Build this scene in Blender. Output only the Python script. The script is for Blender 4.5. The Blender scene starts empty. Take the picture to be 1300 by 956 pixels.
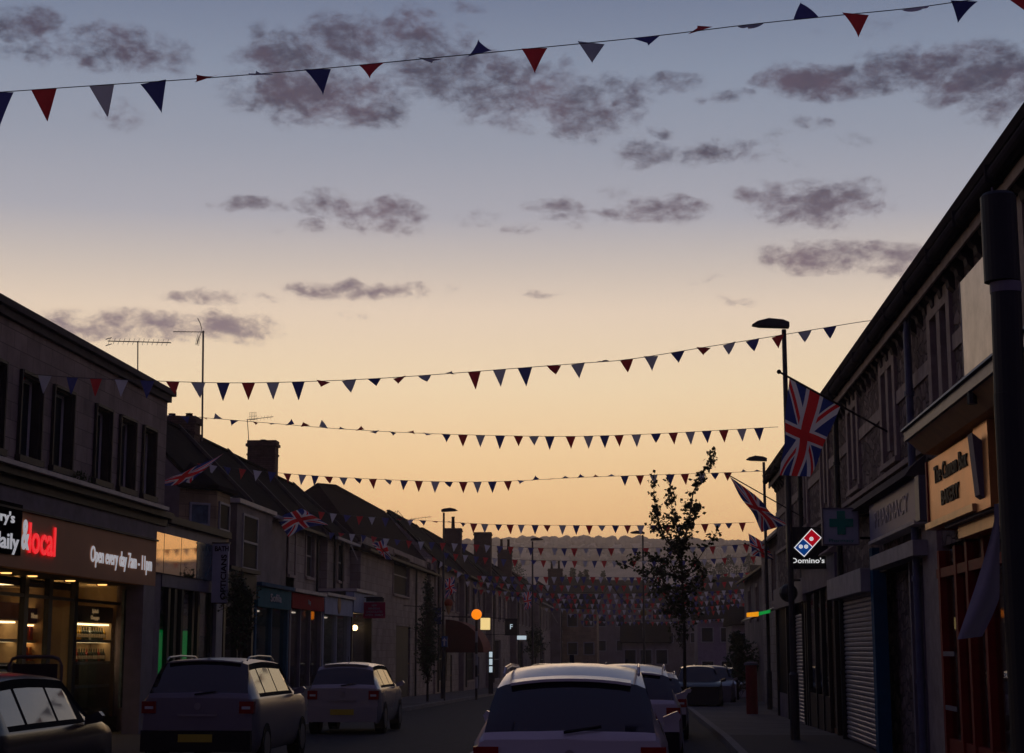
import bpy, math, random
from mathutils import Vector, Matrix, Euler
R = math.radians
rnd = random.Random(7)
S = bpy.context.scene
COL = S.collection

# ------------------------------------------------------------------ camera
F, VPX, VPY, CX, CY = 2200.0, 812.0, 826.0, 650.0, 433.5
EYE = 1.65
pitch = math.atan((VPY - CY) / F)
yaw = math.atan((VPX - CX) / F * math.cos(pitch))
cam = bpy.data.objects.new('camera', bpy.data.cameras.new('camera'))
COL.objects.link(cam)
cam.location = (0, 0, EYE)
cam.rotation_euler = (R(90) + pitch, 0, yaw)
cam.data.sensor_width = 36
cam.data.lens = F / 1300 * 36
cam.data.shift_y = -(478 - CY) / 1300
cam.data.clip_start = 0.1
cam.data.clip_end = 20000
S.camera = cam
CR = cam.rotation_euler.to_matrix()

def ray(px, py):
    return CR @ Vector(((px - CX) / F, -(py - CY) / F, -1.0))
def at_y(px, py, Y):
    d = ray(px, py); t = Y / d.y
    return Vector((d.x * t, Y, EYE + d.z * t))
def at_x(px, py, X):
    d = ray(px, py); t = X / d.x
    return Vector((X, d.y * t, EYE + d.z * t))
def yx(px, X, py=785):    # depth at which a street-parallel plane crosses this sight line
    return at_x(px, py, X).y

# ------------------------------------------------------------------ render settings
S.view_settings.view_transform = 'Standard'
S.view_settings.look = 'None'
S.view_settings.gamma = 1.0
S.view_settings.exposure = 0.0
S.cycles.use_denoising = True
S.cycles.max_bounces = 6
S.cycles.volume_bounces = 0
S.cycles.caustics_reflective = False
S.cycles.caustics_refractive = False
S.cycles.sample_clamp_indirect = 4.0

# ------------------------------------------------------------------ world: dusk sky
W = bpy.data.worlds.new('World'); S.world = W; W.use_nodes = True
nt = W.node_tree; N = nt.nodes; L = nt.links
N.clear()
def nd(t, **k):
    n = N.new(t)
    for a, b in k.items(): setattr(n, a, b)
    return n
def wm(op, a, b=None, c=None, clamp=False):
    n = nd('ShaderNodeMath', operation=op); n.use_clamp = clamp
    for i, v in enumerate((a, b, c)):
        if v is None: continue
        if isinstance(v, (int, float)): n.inputs[i].default_value = v
        else: L.new(v, n.inputs[i])
    return n.outputs[0]
def srgb(r, g, b):
    f = lambda c: (c / 255 / 12.92) if c / 255 <= .04045 else ((c / 255 + .055) / 1.055) ** 2.4
    return (f(r), f(g), f(b), 1)
SUN_AZ = -8.0     # degrees from +Y, negative = towards -X
tc = nd('ShaderNodeTexCoord')
sep = nd('ShaderNodeSeparateXYZ'); L.new(tc.outputs['Generated'], sep.inputs[0])
gx, gy, gz = sep.outputs
sky = nd('ShaderNodeTexSky', sky_type='NISHITA'); sky.sun_disc = False
sky.sun_elevation = R(1.0); sky.sun_rotation = R(SUN_AZ); sky.altitude = 50
sky.air_density = 1.0; sky.dust_density = 2.0; sky.ozone_density = 2.0
# afterglow: colour by height above the horizon
elev = wm('ADD', gz, 0.0)
rp = nd('ShaderNodeValToRGB'); L.new(wm('MULTIPLY', elev, 1.6, clamp=True), rp.inputs[0])
cr = rp.color_ramp
stops = [(0.0, (1.2368, 0.5576, 0.1535)), (0.03, (1.2482, 0.6281, 0.1907)), (0.058, (1.30, 0.735, 0.268)), (0.105, (1.20, 0.825, 0.422)), (0.15, (1.08, 0.850, 0.550)), (0.192, (0.922, 0.752, 0.590)), (0.218, (0.672, 0.596, 0.545)), (0.245, (0.445, 0.452, 0.515)), (0.285, (0.3235, 0.3624, 0.4534)), (0.325, (0.2478, 0.3033, 0.4118)), (0.366, (0.163, 0.211, 0.325)), (0.5, (0.0762, 0.107, 0.2016)), (0.62, (0.0319, 0.0482, 0.1119))]      # linear radiance
while len(cr.elements) < len(stops): cr.elements.new(.5)
for e, (z, c) in zip(cr.elements, stops):
    e.position = min(1, z * 1.6); e.color = (c[0] / 2, c[1] / 2, c[2] / 2, 1)
# away from the sunset the sky is a dull dark blue
sx, sy = math.sin(R(SUN_AZ)), math.cos(R(SUN_AZ))
toward = wm('ADD', wm('MULTIPLY', gx, sx), wm('MULTIPLY', gy, sy))
glow = nd('ShaderNodeMapRange', interpolation_type='SMOOTHSTEP')
L.new(toward, glow.inputs[0]); glow.inputs[1].default_value = -.35; glow.inputs[2].default_value = .88
rp2 = nd('ShaderNodeValToRGB'); L.new(wm('MULTIPLY', elev, 1.6, clamp=True), rp2.inputs[0])
cr2 = rp2.color_ramp
cr2.elements[0].position = 0; cr2.elements[0].color = srgb(84, 64, 88)
cr2.elements[1].position = .8; cr2.elements[1].color = srgb(70, 66, 98)
mixa = nd('ShaderNodeMix', data_type='RGBA'); L.new(glow.outputs[0], mixa.inputs[0])
rps = nd('ShaderNodeVectorMath', operation='SCALE'); L.new(rp.outputs[0], rps.inputs[0]); rps.inputs[3].default_value = 2.0
L.new(rp2.outputs[0], mixa.inputs[6]); L.new(rps.outputs[0], mixa.inputs[7])
skb = nd('ShaderNodeMix', data_type='RGBA', blend_type='MIX'); skb.inputs[0].default_value = .94
skm = nd('ShaderNodeVectorMath', operation='SCALE'); L.new(sky.outputs[0], skm.inputs[0]); skm.inputs[3].default_value = 0.08
L.new(skm.outputs[0], skb.inputs[6]); L.new(mixa.outputs[2], skb.inputs[7])
# clouds: patches in azimuth / elevation, torn up by noise
az = wm('ARCTAN2', gx, gy); el = wm('ARCSINE', gz)
cv = nd('ShaderNodeCombineXYZ'); L.new(az, cv.inputs[0]); L.new(el, cv.inputs[1])
nz = nd('ShaderNodeTexNoise'); nz.inputs['Scale'].default_value = 20; nz.inputs['Detail'].default_value = 4; nz.inputs['Roughness'].default_value = .55
mpw = nd('ShaderNodeMapping'); L.new(cv.outputs[0], mpw.inputs[0]); mpw.inputs['Scale'].default_value = (1, 1.5, 1); mpw.inputs['Rotation'].default_value = (0, 0, R(20))
L.new(mpw.outputs[0], nz.inputs['Vector'])
wsub = nd('ShaderNodeVectorMath', operation='SUBTRACT'); L.new(nz.outputs['Color'], wsub.inputs[0]); wsub.inputs[1].default_value = (.5, .5, .5)
wsc = nd('ShaderNodeVectorMath', operation='MULTIPLY'); L.new(wsub.outputs[0], wsc.inputs[0]); wsc.inputs[1].default_value = (.042, .020, 0)
wad = nd('ShaderNodeVectorMath', operation='ADD'); L.new(cv.outputs[0], wad.inputs[0]); L.new(wsc.outputs[0], wad.inputs[1])
grp = bpy.data.node_groups.new('cloud_patch', 'ShaderNodeTree')
grp.interface.new_socket('P', in_out='INPUT', socket_type='NodeSocketVector')
grp.interface.new_socket('C', in_out='INPUT', socket_type='NodeSocketVector')
grp.interface.new_socket('I', in_out='INPUT', socket_type='NodeSocketVector')
grp.interface.new_socket('A', in_out='INPUT', socket_type='NodeSocketFloat')
grp.interface.new_socket('Prev', in_out='INPUT', socket_type='NodeSocketFloat')
grp.interface.new_socket('M', in_out='OUTPUT', socket_type='NodeSocketFloat')
gi = grp.nodes.new('NodeGroupInput'); go = grp.nodes.new('NodeGroupOutput')
a1 = grp.nodes.new('ShaderNodeVectorMath'); a1.operation = 'SUBTRACT'
a2 = grp.nodes.new('ShaderNodeVectorMath'); a2.operation = 'MULTIPLY'
a3 = grp.nodes.new('ShaderNodeVectorMath'); a3.operation = 'DOT_PRODUCT'
a4 = grp.nodes.new('ShaderNodeMath'); a4.operation = 'SUBTRACT'; a4.inputs[0].default_value = 1
a5 = grp.nodes.new('ShaderNodeMath'); a5.operation = 'MULTIPLY'
a6 = grp.nodes.new('ShaderNodeMath'); a6.operation = 'MAXIMUM'
gl = grp.links
gl.new(gi.outputs['P'], a1.inputs[0]); gl.new(gi.outputs['C'], a1.inputs[1]); gl.new(a1.outputs[0], a2.inputs[0]); gl.new(gi.outputs['I'], a2.inputs[1])
gl.new(a2.outputs[0], a3.inputs[0]); gl.new(a2.outputs[0], a3.inputs[1]); gl.new(a3.outputs['Value'], a4.inputs[1])
gl.new(a4.outputs[0], a5.inputs[0]); gl.new(gi.outputs['A'], a5.inputs[1]); gl.new(a5.outputs[0], a6.inputs[0]); gl.new(gi.outputs['Prev'], a6.inputs[1])
gl.new(a6.outputs[0], go.inputs[0])
CLOUDS = [(25,28,62,26,1),(150,62,105,30,.95),(60,62,90,30,.6),(165,145,40,20,.45),(318,40,16,18,.8),(440,52,82,34,1),(370,78,78,40,1),
 (395,120,125,42,1.15),(455,138,70,26,1),(530,42,48,32,1.1),(560,88,95,42,1),(600,5,26,14,.5),(640,115,110,46,1),(705,98,28,26,.9),(600,50,35,20,.5),
 (762,134,72,36,1),(735,160,50,18,.7),(845,103,58,16,.9),(925,126,50,10,.75),(836,168,22,9,.9),(812,194,36,22,.7),(905,195,66,16,.8),(985,180,30,12,.4),(715,75,22,8,.5),
 (1045,106,95,25,1.15),(1150,85,85,32,1.15),(1255,95,115,40,1.1),(1270,140,60,22,.7),(1035,156,34,11,.65),(990,205,40,9,.35),(1075,178,30,10,.35),
 (1030,258,95,30,1),(955,246,22,13,.75),(1115,266,40,12,.6),(1055,326,95,24,1),(1145,338,45,24,.9),(1090,28,70,14,.3),
 (316,261,42,12,.95),(262,260,13,6,.5),(415,262,60,22,.85),(455,276,60,22,.7),(380,292,40,12,.7),(502,276,48,24,1),(610,274,44,16,.6),(790,246,22,12,.45),
 (705,264,44,12,.85),(725,280,38,14,.6),(842,268,66,20,1),(770,276,30,12,.7),(665,297,32,8,.55),(265,376,62,11,.8),(345,380,20,6,.45),
 (455,370,92,13,1),(533,368,28,9,.7),(575,367,16,10,.4),(690,376,30,7,.8),(435,400,50,5,.4),(140,412,150,22,1),(290,414,70,22,1),(65,412,60,18,.9),(935,383,28,7,.6),(892,357,26,6,.35),(340,378,12,4,.3),(255,215,16,6,.3)]
prev = None
for (x, y, rx, ry, a) in CLOUDS:
    d = ray(x, y).normalized(); c = (math.atan2(d.x, d.y), math.asin(d.z), 0)
    g = nd('ShaderNodeGroup'); g.node_tree = grp
    L.new(wad.outputs[0], g.inputs['P']); g.inputs['C'].default_value = c
    g.inputs['I'].default_value = (F / rx / 1.12, F / ry / 1.22, 0); g.inputs['A'].default_value = a
    g.inputs['Prev'].default_value = 0
    if prev is not None: L.new(prev, g.inputs['Prev'])
    prev = g.outputs[0]
nz2 = nd('ShaderNodeTexNoise'); nz2.inputs['Scale'].default_value = 48; nz2.inputs['Detail'].default_value = 7; nz2.inputs['Roughness'].default_value = .62
mp2 = nd('ShaderNodeMapping'); L.new(wad.outputs[0], mp2.inputs[0]); mp2.inputs['Scale'].default_value = (1, 1.7, 1); mp2.inputs['Rotation'].default_value = (0, 0, R(15))
L.new(mp2.outputs[0], nz2.inputs['Vector'])
nz3 = nd('ShaderNodeTexNoise'); nz3.inputs['Scale'].default_value = 110; nz3.inputs['Detail'].default_value = 5; nz3.inputs['Roughness'].default_value = .6
mp3 = nd('ShaderNodeMapping'); L.new(cv.outputs[0], mp3.inputs[0]); mp3.inputs['Scale'].default_value = (1, 1.5, 1); mp3.inputs['Rotation'].default_value = (0, 0, R(-25))
L.new(mp3.outputs[0], nz3.inputs['Vector'])
fine_ = wm('SUBTRACT', nz3.outputs[0], .5)
dens = wm('ADD', wm('SUBTRACT', wm('ADD', prev, wm('MULTIPLY', wm('SUBTRACT', nz2.outputs[0], .5), 2.5)), .12), wm('MULTIPLY', fine_, 1.5))
mr = nd('ShaderNodeMapRange', interpolation_type='SMOOTHSTEP'); L.new(dens, mr.inputs[0]); mr.inputs[1].default_value = -.06; mr.inputs[2].default_value = 1.22
calpha = wm('MULTIPLY', wm('MULTIPLY', mr.outputs[0], wm('MULTIPLY', prev, 2.6, clamp=True)), .95)
crc = nd('ShaderNodeValToRGB'); L.new(wm('MULTIPLY', elev, 2.5, clamp=True), crc.inputs[0])
crc.color_ramp.elements[0].position = .42; crc.color_ramp.elements[0].color = srgb(130, 116, 130)
crc.color_ramp.elements[1].position = .72; crc.color_ramp.elements[1].color = srgb(58, 59, 80)
pkm = nd('ShaderNodeMix', data_type='RGBA'); pf = nd('ShaderNodeMapRange'); L.new(nz.outputs[0], pf.inputs[0]); pf.inputs[1].default_value = .42; pf.inputs[2].default_value = .66; pf.inputs[4].default_value = .24
L.new(pf.outputs[0], pkm.inputs[0]); L.new(crc.outputs[0], pkm.inputs[6]); pkm.inputs[7].default_value = srgb(122, 92, 108)
mxc = nd('ShaderNodeMix', data_type='RGBA'); L.new(calpha, mxc.inputs[0]); L.new(skb.outputs[2], mxc.inputs[6]); L.new(pkm.outputs[2], mxc.inputs[7])
bg = nd('ShaderNodeBackground'); L.new(mxc.outputs[2], bg.inputs[0]); bg.inputs[1].default_value = 1.0
ow = nd('ShaderNodeOutputWorld'); L.new(bg.outputs[0], ow.inputs[0])
W.cycles.sampling_method = 'MANUAL'; W.cycles.sample_map_resolution = 1024

sun = bpy.data.objects.new('sun', bpy.data.lights.new('sun', 'SUN')); COL.objects.link(sun)
sun.data.energy = 0.12; sun.data.angle = R(20); sun.data.color = (1, .66, .40)
sdir = Vector((sx * math.cos(R(4)), sy * math.cos(R(4)), math.sin(R(4))))
sun.rotation_euler = sdir.to_track_quat('Z', 'Y').to_euler()

# ------------------------------------------------------------------ materials
MATS = {}
def mat(name, col, rough=.8, metal=0.0, var=.25, scale=3.0, bump=0.0, spec=.4, kind=None, emit=None, estr=1.0, trans=0.0, col2=None, bscale=None):
    if name in MATS: return MATS[name]
    if rough >= .6 and spec == .4: spec = .12
    m = bpy.data.materials.new(name); m.use_nodes = True
    t = m.node_tree; n = t.nodes; l = t.links
    b = n['Principled BSDF']
    b.inputs['Roughness'].default_value = rough; b.inputs['Metallic'].default_value = metal
    b.inputs['Specular IOR Level'].default_value = spec
    tcn = n.new('ShaderNodeTexCoord'); co = tcn.outputs['Object']
    no = n.new('ShaderNodeTexNoise'); no.inputs['Scale'].default_value = scale; no.inputs['Detail'].default_value = 6; no.inputs['Roughness'].default_value = .65
    l.new(co, no.inputs['Vector'])
    mx = n.new('ShaderNodeMix'); mx.data_type = 'RGBA'
    c2 = col2 or tuple(c * (1 - var) for c in col)
    c1 = tuple(min(1, c * (1 + var * .5)) for c in col)
    mrn = n.new('ShaderNodeMapRange'); mrn.inputs[1].default_value = .3; mrn.inputs[2].default_value = .7
    l.new(no.outputs[0], mrn.inputs[0]); l.new(mrn.outputs[0], mx.inputs[0])
    mx.inputs[6].default_value = (*c2, 1); mx.inputs[7].default_value = (*c1, 1)
    out = mx.outputs[2]; hsrc = no.outputs[0]
    if kind in ('brick', 'rubble', 'tiles', 'ashlar', 'boards'):
        sp = n.new('ShaderNodeSeparateXYZ'); l.new(co, sp.inputs[0])
        ad = n.new('ShaderNodeMath'); l.new(sp.outputs[0], ad.inputs[0]); l.new(sp.outputs[1], ad.inputs[1])
        cb = n.new('ShaderNodeCombineXYZ'); l.new(ad.outputs[0], cb.inputs[0]); l.new(sp.outputs[2], cb.inputs[1])
        if kind == 'rubble':
            vo = n.new('ShaderNodeTexVoronoi'); vo.feature = 'DISTANCE_TO_EDGE'; vo.inputs['Scale'].default_value = 3.6
            mp = n.new('ShaderNodeMapping'); mp.inputs['Scale'].default_value = (1, 1.7, 1); l.new(cb.outputs[0], mp.inputs[0])
            l.new(mp.outputs[0], vo.inputs['Vector'])
            vc = n.new('ShaderNodeTexVoronoi'); vc.inputs['Scale'].default_value = 3.6; l.new(mp.outputs[0], vc.inputs['Vector'])
            mm = n.new('ShaderNodeMapRange'); l.new(vo.outputs[0], mm.inputs[0]); mm.inputs[1].default_value = .0; mm.inputs[2].default_value = .09
            hv = n.new('ShaderNodeMix'); hv.data_type = 'RGBA'; hv.blend_type = 'MULTIPLY'; hv.inputs[0].default_value = .8
            sc = n.new('ShaderNodeSeparateColor'); l.new(vc.outputs['Color'], sc.inputs[0])
            rr = n.new('ShaderNodeMapRange'); l.new(sc.outputs[0], rr.inputs[0]); rr.inputs[3].default_value = .45; rr.inputs[4].default_value = 1.5
            cc = n.new('ShaderNodeCombineColor'); [l.new(rr.outputs[0], cc.inputs[i]) for i in range(3)]
            l.new(out, hv.inputs[6]); l.new(cc.outputs[0], hv.inputs[7])
            m2 = n.new('ShaderNodeMix'); m2.data_type = 'RGBA'; l.new(mm.outputs[0], m2.inputs[0]); m2.inputs[6].default_value = (*(c * .55 for c in col), 1); l.new(hv.outputs[2], m2.inputs[7])
            out = m2.outputs[2]; hsrc = mm.outputs[0]
        else:
            br = n.new('ShaderNodeTexBrick'); l.new(cb.outputs[0], br.inputs['Vector'])
            w, h, mo = {'brick': (.23, .075, .008), 'tiles': (.25, .17, .012), 'ashlar': (.62, .3, .008), 'boards': (40, .14, .01)}[kind]
            br.inputs['Scale'].default_value = 1; br.inputs['Brick Width'].default_value = w; br.inputs['Row Height'].default_value = h; br.inputs['Mortar Size'].default_value = mo
            br.inputs['Mortar'].default_value = (*(c * .45 for c in col), 1)
            l.new(out, br.inputs['Color1'])
            dk = n.new('ShaderNodeMix'); dk.data_type = 'RGBA'; dk.blend_type = 'MULTIPLY'; dk.inputs[0].default_value = 1; dk.inputs[7].default_value = (.72, .72, .74, 1); l.new(out, dk.inputs[6])
            l.new(dk.outputs[2], br.inputs['Color2'])
            out = br.outputs[0]; iv = n.new('ShaderNodeMath'); iv.operation = 'SUBTRACT'; iv.inputs[0].default_value = 1; l.new(br.outputs['Fac'], iv.inputs[1]); hsrc = iv.outputs[0]
        bump = bump or .5
    l.new(out, b.inputs['Base Color'])
    if bump:
        bp = n.new('ShaderNodeBump'); bp.inputs['Strength'].default_value = bump; bp.inputs['Distance'].default_value = .03
        l.new(hsrc, bp.inputs['Height']); l.new(bp.outputs[0], b.inputs['Normal'])
    if emit:
        b.inputs['Emission Color'].default_value = (*emit, 1); b.inputs['Emission Strength'].default_value = estr
    if trans:      # thin cloth or leaf: light passes through
        tr = n.new('ShaderNodeBsdfTranslucent'); l.new(out, tr.inputs[0])
        ms = n.new('ShaderNodeMixShader'); ms.inputs[0].default_value = trans
        l.new(b.outputs[0], ms.inputs[1]); l.new(tr.outputs[0], ms.inputs[2]); l.new(ms.outputs[0], n['Material Output'].inputs[0])
    MATS[name] = m
    return m
def glass_mat():
    m = bpy.data.materials.new('shop_glass'); m.use_nodes = True
    t = m.node_tree; n = t.nodes; l = t.links; n.clear()
    g = n.new('ShaderNodeBsdfGlossy'); g.inputs['Roughness'].default_value = .03; g.inputs[0].default_value = (.9, .9, .9, 1)
    tr = n.new('ShaderNodeBsdfTransparent'); tr.inputs[0].default_value = (.8, .82, .8, 1)
    fr = n.new('ShaderNodeMath'); fr.operation = 'MULTIPLY_ADD'; fr.inputs[1].default_value = .55; fr.inputs[2].default_value = .03
    lw = n.new('ShaderNodeLayerWeight'); pw = n.new('ShaderNodeMath'); pw.operation = 'POWER'; pw.inputs[1].default_value = 5; l.new(lw.outputs['Facing'], pw.inputs[0]); l.new(pw.outputs[0], fr.inputs[0])
    ms = n.new('ShaderNodeMixShader'); o = n.new('ShaderNodeOutputMaterial')
    l.new(fr.outputs[0], ms.inputs[0]); l.new(tr.outputs[0], ms.inputs[1]); l.new(g.outputs[0], ms.inputs[2]); l.new(ms.outputs[0], o.inputs[0])
    return m
GLASS = glass_mat()
m_render = mat('weathered_limestone', (.36, .275, .24), .9, var=.35, scale=1.2, kind='ashlar', bump=.25)
m_render2 = mat('smooth_stone_front', (.27, .225, .205), .9, var=.4, scale=.9, bump=.1)
m_cream = mat('bath_stone', (.42, .35, .29), .9, var=.3, scale=1.1, kind='ashlar', bump=.2)
m_tan = mat('warm_bath_stone', (.46, .33, .19), .9, var=.3, scale=1.4, kind='ashlar', bump=.2)
m_rubble = mat('dark_rubble_stone', (.22, .165, .15), .95, var=.4, scale=7, kind='rubble', bump=.9)
m_quoin = mat('dressed_stone', (.40, .32, .27), .85, var=.3, scale=4, bump=.2)
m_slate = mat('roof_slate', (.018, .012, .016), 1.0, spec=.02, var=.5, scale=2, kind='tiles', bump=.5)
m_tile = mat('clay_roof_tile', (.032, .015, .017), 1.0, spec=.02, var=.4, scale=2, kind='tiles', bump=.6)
m_coping = mat('dark_coping', (.085, .068, .068), .85, var=.3)
m_brown = mat('dark_brown_paint', (.045, .032, .032), .6, var=.3)
m_ledge = mat('lead_ledge', (.62, .55, .46), .6, var=.2, scale=2)
m_purple = mat('purple_grey_panel', (.19, .155, .19), .7, var=.3, scale=2.5)
m_fascia = mat('brown_fascia', (.56, .225, .085), .7, var=.12, scale=1, spec=.5)
m_black = mat('black_paint', (.012, .012, .016), .45, var=.3)
m_blackpost = mat('black_post_paint', (.010, .010, .013), .55, var=.3)
m_white = mat('white_paint', (.80, .76, .70), .35, var=.08)
m_offwhite = mat('aged_white_paint', (.40, .38, .38), .6, var=.25)
m_pane = mat('window_pane', (.018, .02, .028), .5, var=.5, scale=.7, spec=.08)
m_pane.node_tree.nodes['Principled BSDF'].inputs['IOR'].default_value = 1.12
m_curtain = mat('net_curtain_pane', (.12, .16, .20), .2, var=.5, scale=5, spec=.2)
m_mirror = mat('polished_panel', (.95, .70, .46), .04, metal=1.0, var=.12, scale=.8)
m_teal = mat('teal_dusty_panel', (.06, .11, .13), .25, var=.3)
m_greyp = mat('grey_pilaster', (.20, .18, .21), .6, var=.2)
m_bluepaint = mat('teal_blue_paint', (.015, .09, .17), .8, var=.25)
m_tealsign = mat('teal_sign', (.02, .14, .17), .85, var=.2)
m_redpaint = mat('red_paint', (.30, .022, .015), .6, var=.3)
m_redfas = mat('red_fascia', (.36, .010, .016), .9, var=.15)
m_redsign = mat('crimson_sign', (.42, .015, .07), .8, var=.15)
m_palefas = mat('pale_blue_fascia', (.42, .45, .52), .85, var=.2)
m_gold = mat('golden_varnished_board', (.88, .38, .10), .40, metal=.5, var=.14, scale=2.0, spec=.7)
m_goldtrim = mat('golden_trim', (.85, .50, .20), .4, metal=.4, var=.15)
m_text_dark = mat('dark_lettering', (.03, .02, .018), .6)
m_text_white = mat('white_lettering', (.75, .75, .75), .5, emit=(.9, .9, 1), estr=.25)
m_text_grey = mat('grey_lettering', (.42, .42, .45), .6)
m_shutter = mat('shutter_steel', (.30, .26, .29), .45, metal=.3, var=.2)
m_pipe = mat('blue_grey_pipe', (.12, .13, .20), .5, var=.3)
m_alum = mat('aerial_aluminium', (.12, .10, .10), .5, metal=.5)
m_steel = mat('lamp_column_grey', (.05, .05, .055), .5, metal=.3)
m_road = mat('asphalt', (.045, .045, .05), .85, var=.35, scale=6, bump=.3)
m_pave = mat('paving_slab', (.15, .14, .14), .85, var=.3, scale=2, kind='ashlar', bump=.2)
m_kerb = mat('kerb_stone', (.22, .21, .2), .8, var=.3)
m_paint = mat('road_paint', (.55, .55, .52), .7, var=.3, scale=8)
m_land = mat('far_land', (.06, .065, .05), .95, var=.4, scale=.02)
m_hill = mat('hillside', (.26, .21, .17), .95, var=.55, scale=.03)
m_wood = mat('hill_woodland', (.10, .085, .075), .95, var=.4, scale=.05)
m_leaf = mat('maple_leaf', (.045, .06, .022), .6, var=.5, scale=1.5, trans=.25)
m_leaf2 = mat('bay_leaf', (.04, .07, .025), .5, var=.5, scale=2, trans=.15)
m_bark = mat('bark', (.06, .045, .038), .9, var=.4, scale=9, bump=.5)
m_string = mat('bunting_cord', (.10, .09, .10), .8)
m_pr = mat('red_cloth', (.62, .055, .06), .85, var=.15, scale=9, trans=.38)
m_pw = mat('white_cloth', (.62, .60, .68), .85, var=.08, scale=9, trans=.38)
m_pb = mat('navy_cloth', (.085, .09, .29), .85, var=.15, scale=9, trans=.38)
m_white_car = mat('silver_white_car_paint', (.62, .60, .62), .22, metal=.15, var=.04, scale=.5, spec=.7)
m_grey_car = mat('grey_car_paint', (.20, .19, .22), .3, metal=.3, var=.05, scale=.5, spec=.7)
m_black_car = mat('black_car_paint', (.03, .028, .035), .2, metal=.0, var=.05, scale=.5, spec=.35)
m_blue_car = mat('pale_car_paint', (.40, .39, .40), .25, metal=.4, var=.05, scale=.5, spec=.7)
m_carglass = mat('car_window_glass', (.012, .013, .018), .04, var=.1, spec=.8)
m_trim = mat('window_rubber_trim', (.02, .02, .022), .9, spec=.05)
m_plastic = mat('black_plastic', (.02, .02, .022), .6)
m_tyre = mat('tyre_rubber', (.02, .02, .02), .9)
m_rim = mat('wheel_alloy', (.35, .35, .37), .3, metal=.9)
m_tail = mat('tail_lamp_red', (.30, .01, .01), .15)
m_plate = mat('number_plate_yellow', (.55, .42, .04), .5, var=.03)
m_plate_w = mat('plate_white', (.6, .6, .6), .5, var=.03)

# ------------------------------------------------------------------ mesh helpers
class MB:
    def __init__(s): s.v = []; s.f = []; s.m = []; s.cur = 0; s.smooth = False
    def add(s, vs, fs):
        o = len(s.v); s.v += [tuple(v) for v in vs]; s.f += [tuple(i + o for i in f) for f in fs]; s.m += [s.cur] * len(fs); return s
    def box(s, x0, x1, y0, y1, z0, z1):
        x0, x1 = sorted((x0, x1)); y0, y1 = sorted((y0, y1)); z0, z1 = sorted((z0, z1))
        return s.add([(x0,y0,z0),(x1,y0,z0),(x1,y1,z0),(x0,y1,z0),(x0,y0,z1),(x1,y0,z1),(x1,y1,z1),(x0,y1,z1)],
                     [(0,3,2,1),(4,5,6,7),(0,1,5,4),(1,2,6,5),(2,3,7,6),(3,0,4,7)])
    def prism(s, pts, axis, a, b):      # pts 2-D polygon, extruded along axis
        n = len(pts)
        def mk(p, t): return {'x': (t, p[0], p[1]), 'y': (p[0], t, p[1]), 'z': (p[0], p[1], t)}[axis]
        return s.add([mk(p, a) for p in pts] + [mk(p, b) for p in pts],
                     [tuple(range(n))[::-1], tuple(range(n, 2 * n))] + [(i, (i + 1) % n, (i + 1) % n + n, i + n) for i in range(n)])
    def tube(s, pts, r, n=8, cap=True):
        pts = [Vector(p) for p in pts]; rs = r if isinstance(r, (list, tuple)) else [r] * len(pts)
        rings = []
        for i, p in enumerate(pts):
            d = (pts[min(i + 1, len(pts) - 1)] - pts[max(i - 1, 0)]).normalized()
            u = d.cross(Vector((0, 0, 1)))
            if u.length < .05: u = d.cross(Vector((0, 1, 0)))
            u.normalize(); w = d.cross(u)
            rings.append([p + (u * math.cos(2 * math.pi * k / n) + w * math.sin(2 * math.pi * k / n)) * rs[i] for k in range(n)])
        vs = [v for r_ in rings for v in r_]; fs = []
        for i in range(len(pts) - 1):
            for k in range(n): fs.append((i * n + k, i * n + (k + 1) % n, (i + 1) * n + (k + 1) % n, (i + 1) * n + k))
        if cap: fs += [tuple(range(n))[::-1], tuple(range((len(pts) - 1) * n, len(pts) * n))]
        return s.add(vs, fs)
    def sphere(s, c, r, n=12, m=8, sz=1):
        vs = []; fs = []
        for j in range(m + 1):
            t = math.pi * j / m
            for k in range(n):
                a = 2 * math.pi * k / n
                vs.append((c[0] + r * math.sin(t) * math.cos(a), c[1] + r * math.sin(t) * math.sin(a), c[2] + r * sz * math.cos(t)))
        for j in range(m):
            for k in range(n): fs.append((j * n + k, j * n + (k + 1) % n, (j + 1) * n + (k + 1) % n, (j + 1) * n + k))
        return s.add(vs, fs)
    def quad(s, a, b, c, d): return s.add([a, b, c, d], [(0, 1, 2, 3)])
    def build(s, name, m, parent=None, label=None, smooth=False, world=True):
        me = bpy.data.meshes.new(name)
        off = Vector((0, 0, 0))
        if parent is not None and world: off = wloc(parent)
        me.from_pydata([tuple(Vector(v) - off) for v in s.v], [], s.f)
        ms = m if isinstance(m, (list, tuple)) else [m]
        for q in ms: me.materials.append(q)
        if len(ms) > 1:
            for p, i in zip(me.polygons, s.m): p.material_index = i
        if smooth:
            for p in me.polygons: p.use_smooth = True
        me.update()
        o = bpy.data.objects.new(name, me); COL.objects.link(o)
        if parent is not None: o.parent = parent
        if label: o['label'] = label
        return o
def wloc(o):
    v = Vector((0, 0, 0))
    while o is not None: v += Vector(o.location); o = o.parent
    return v
def thing(name, label, cat, loc=(0, 0, 0), group=None):
    o = bpy.data.objects.new(name, None); COL.objects.link(o); o.location = loc
    o.empty_display_size = .2
    return tag(o, label, cat, group)
def tag(o, label, cat, group=None):
    o['label'] = label; o['category'] = cat
    if group: o['group'] = group
    return o
def struct(o): o['kind'] = 'structure'; return o
def copy_tree(o, parent=None):
    c = o.copy(); COL.objects.link(c)
    if parent is not None: c.parent = parent
    for ch in list(o.children): copy_tree(ch, c)
    return c
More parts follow.
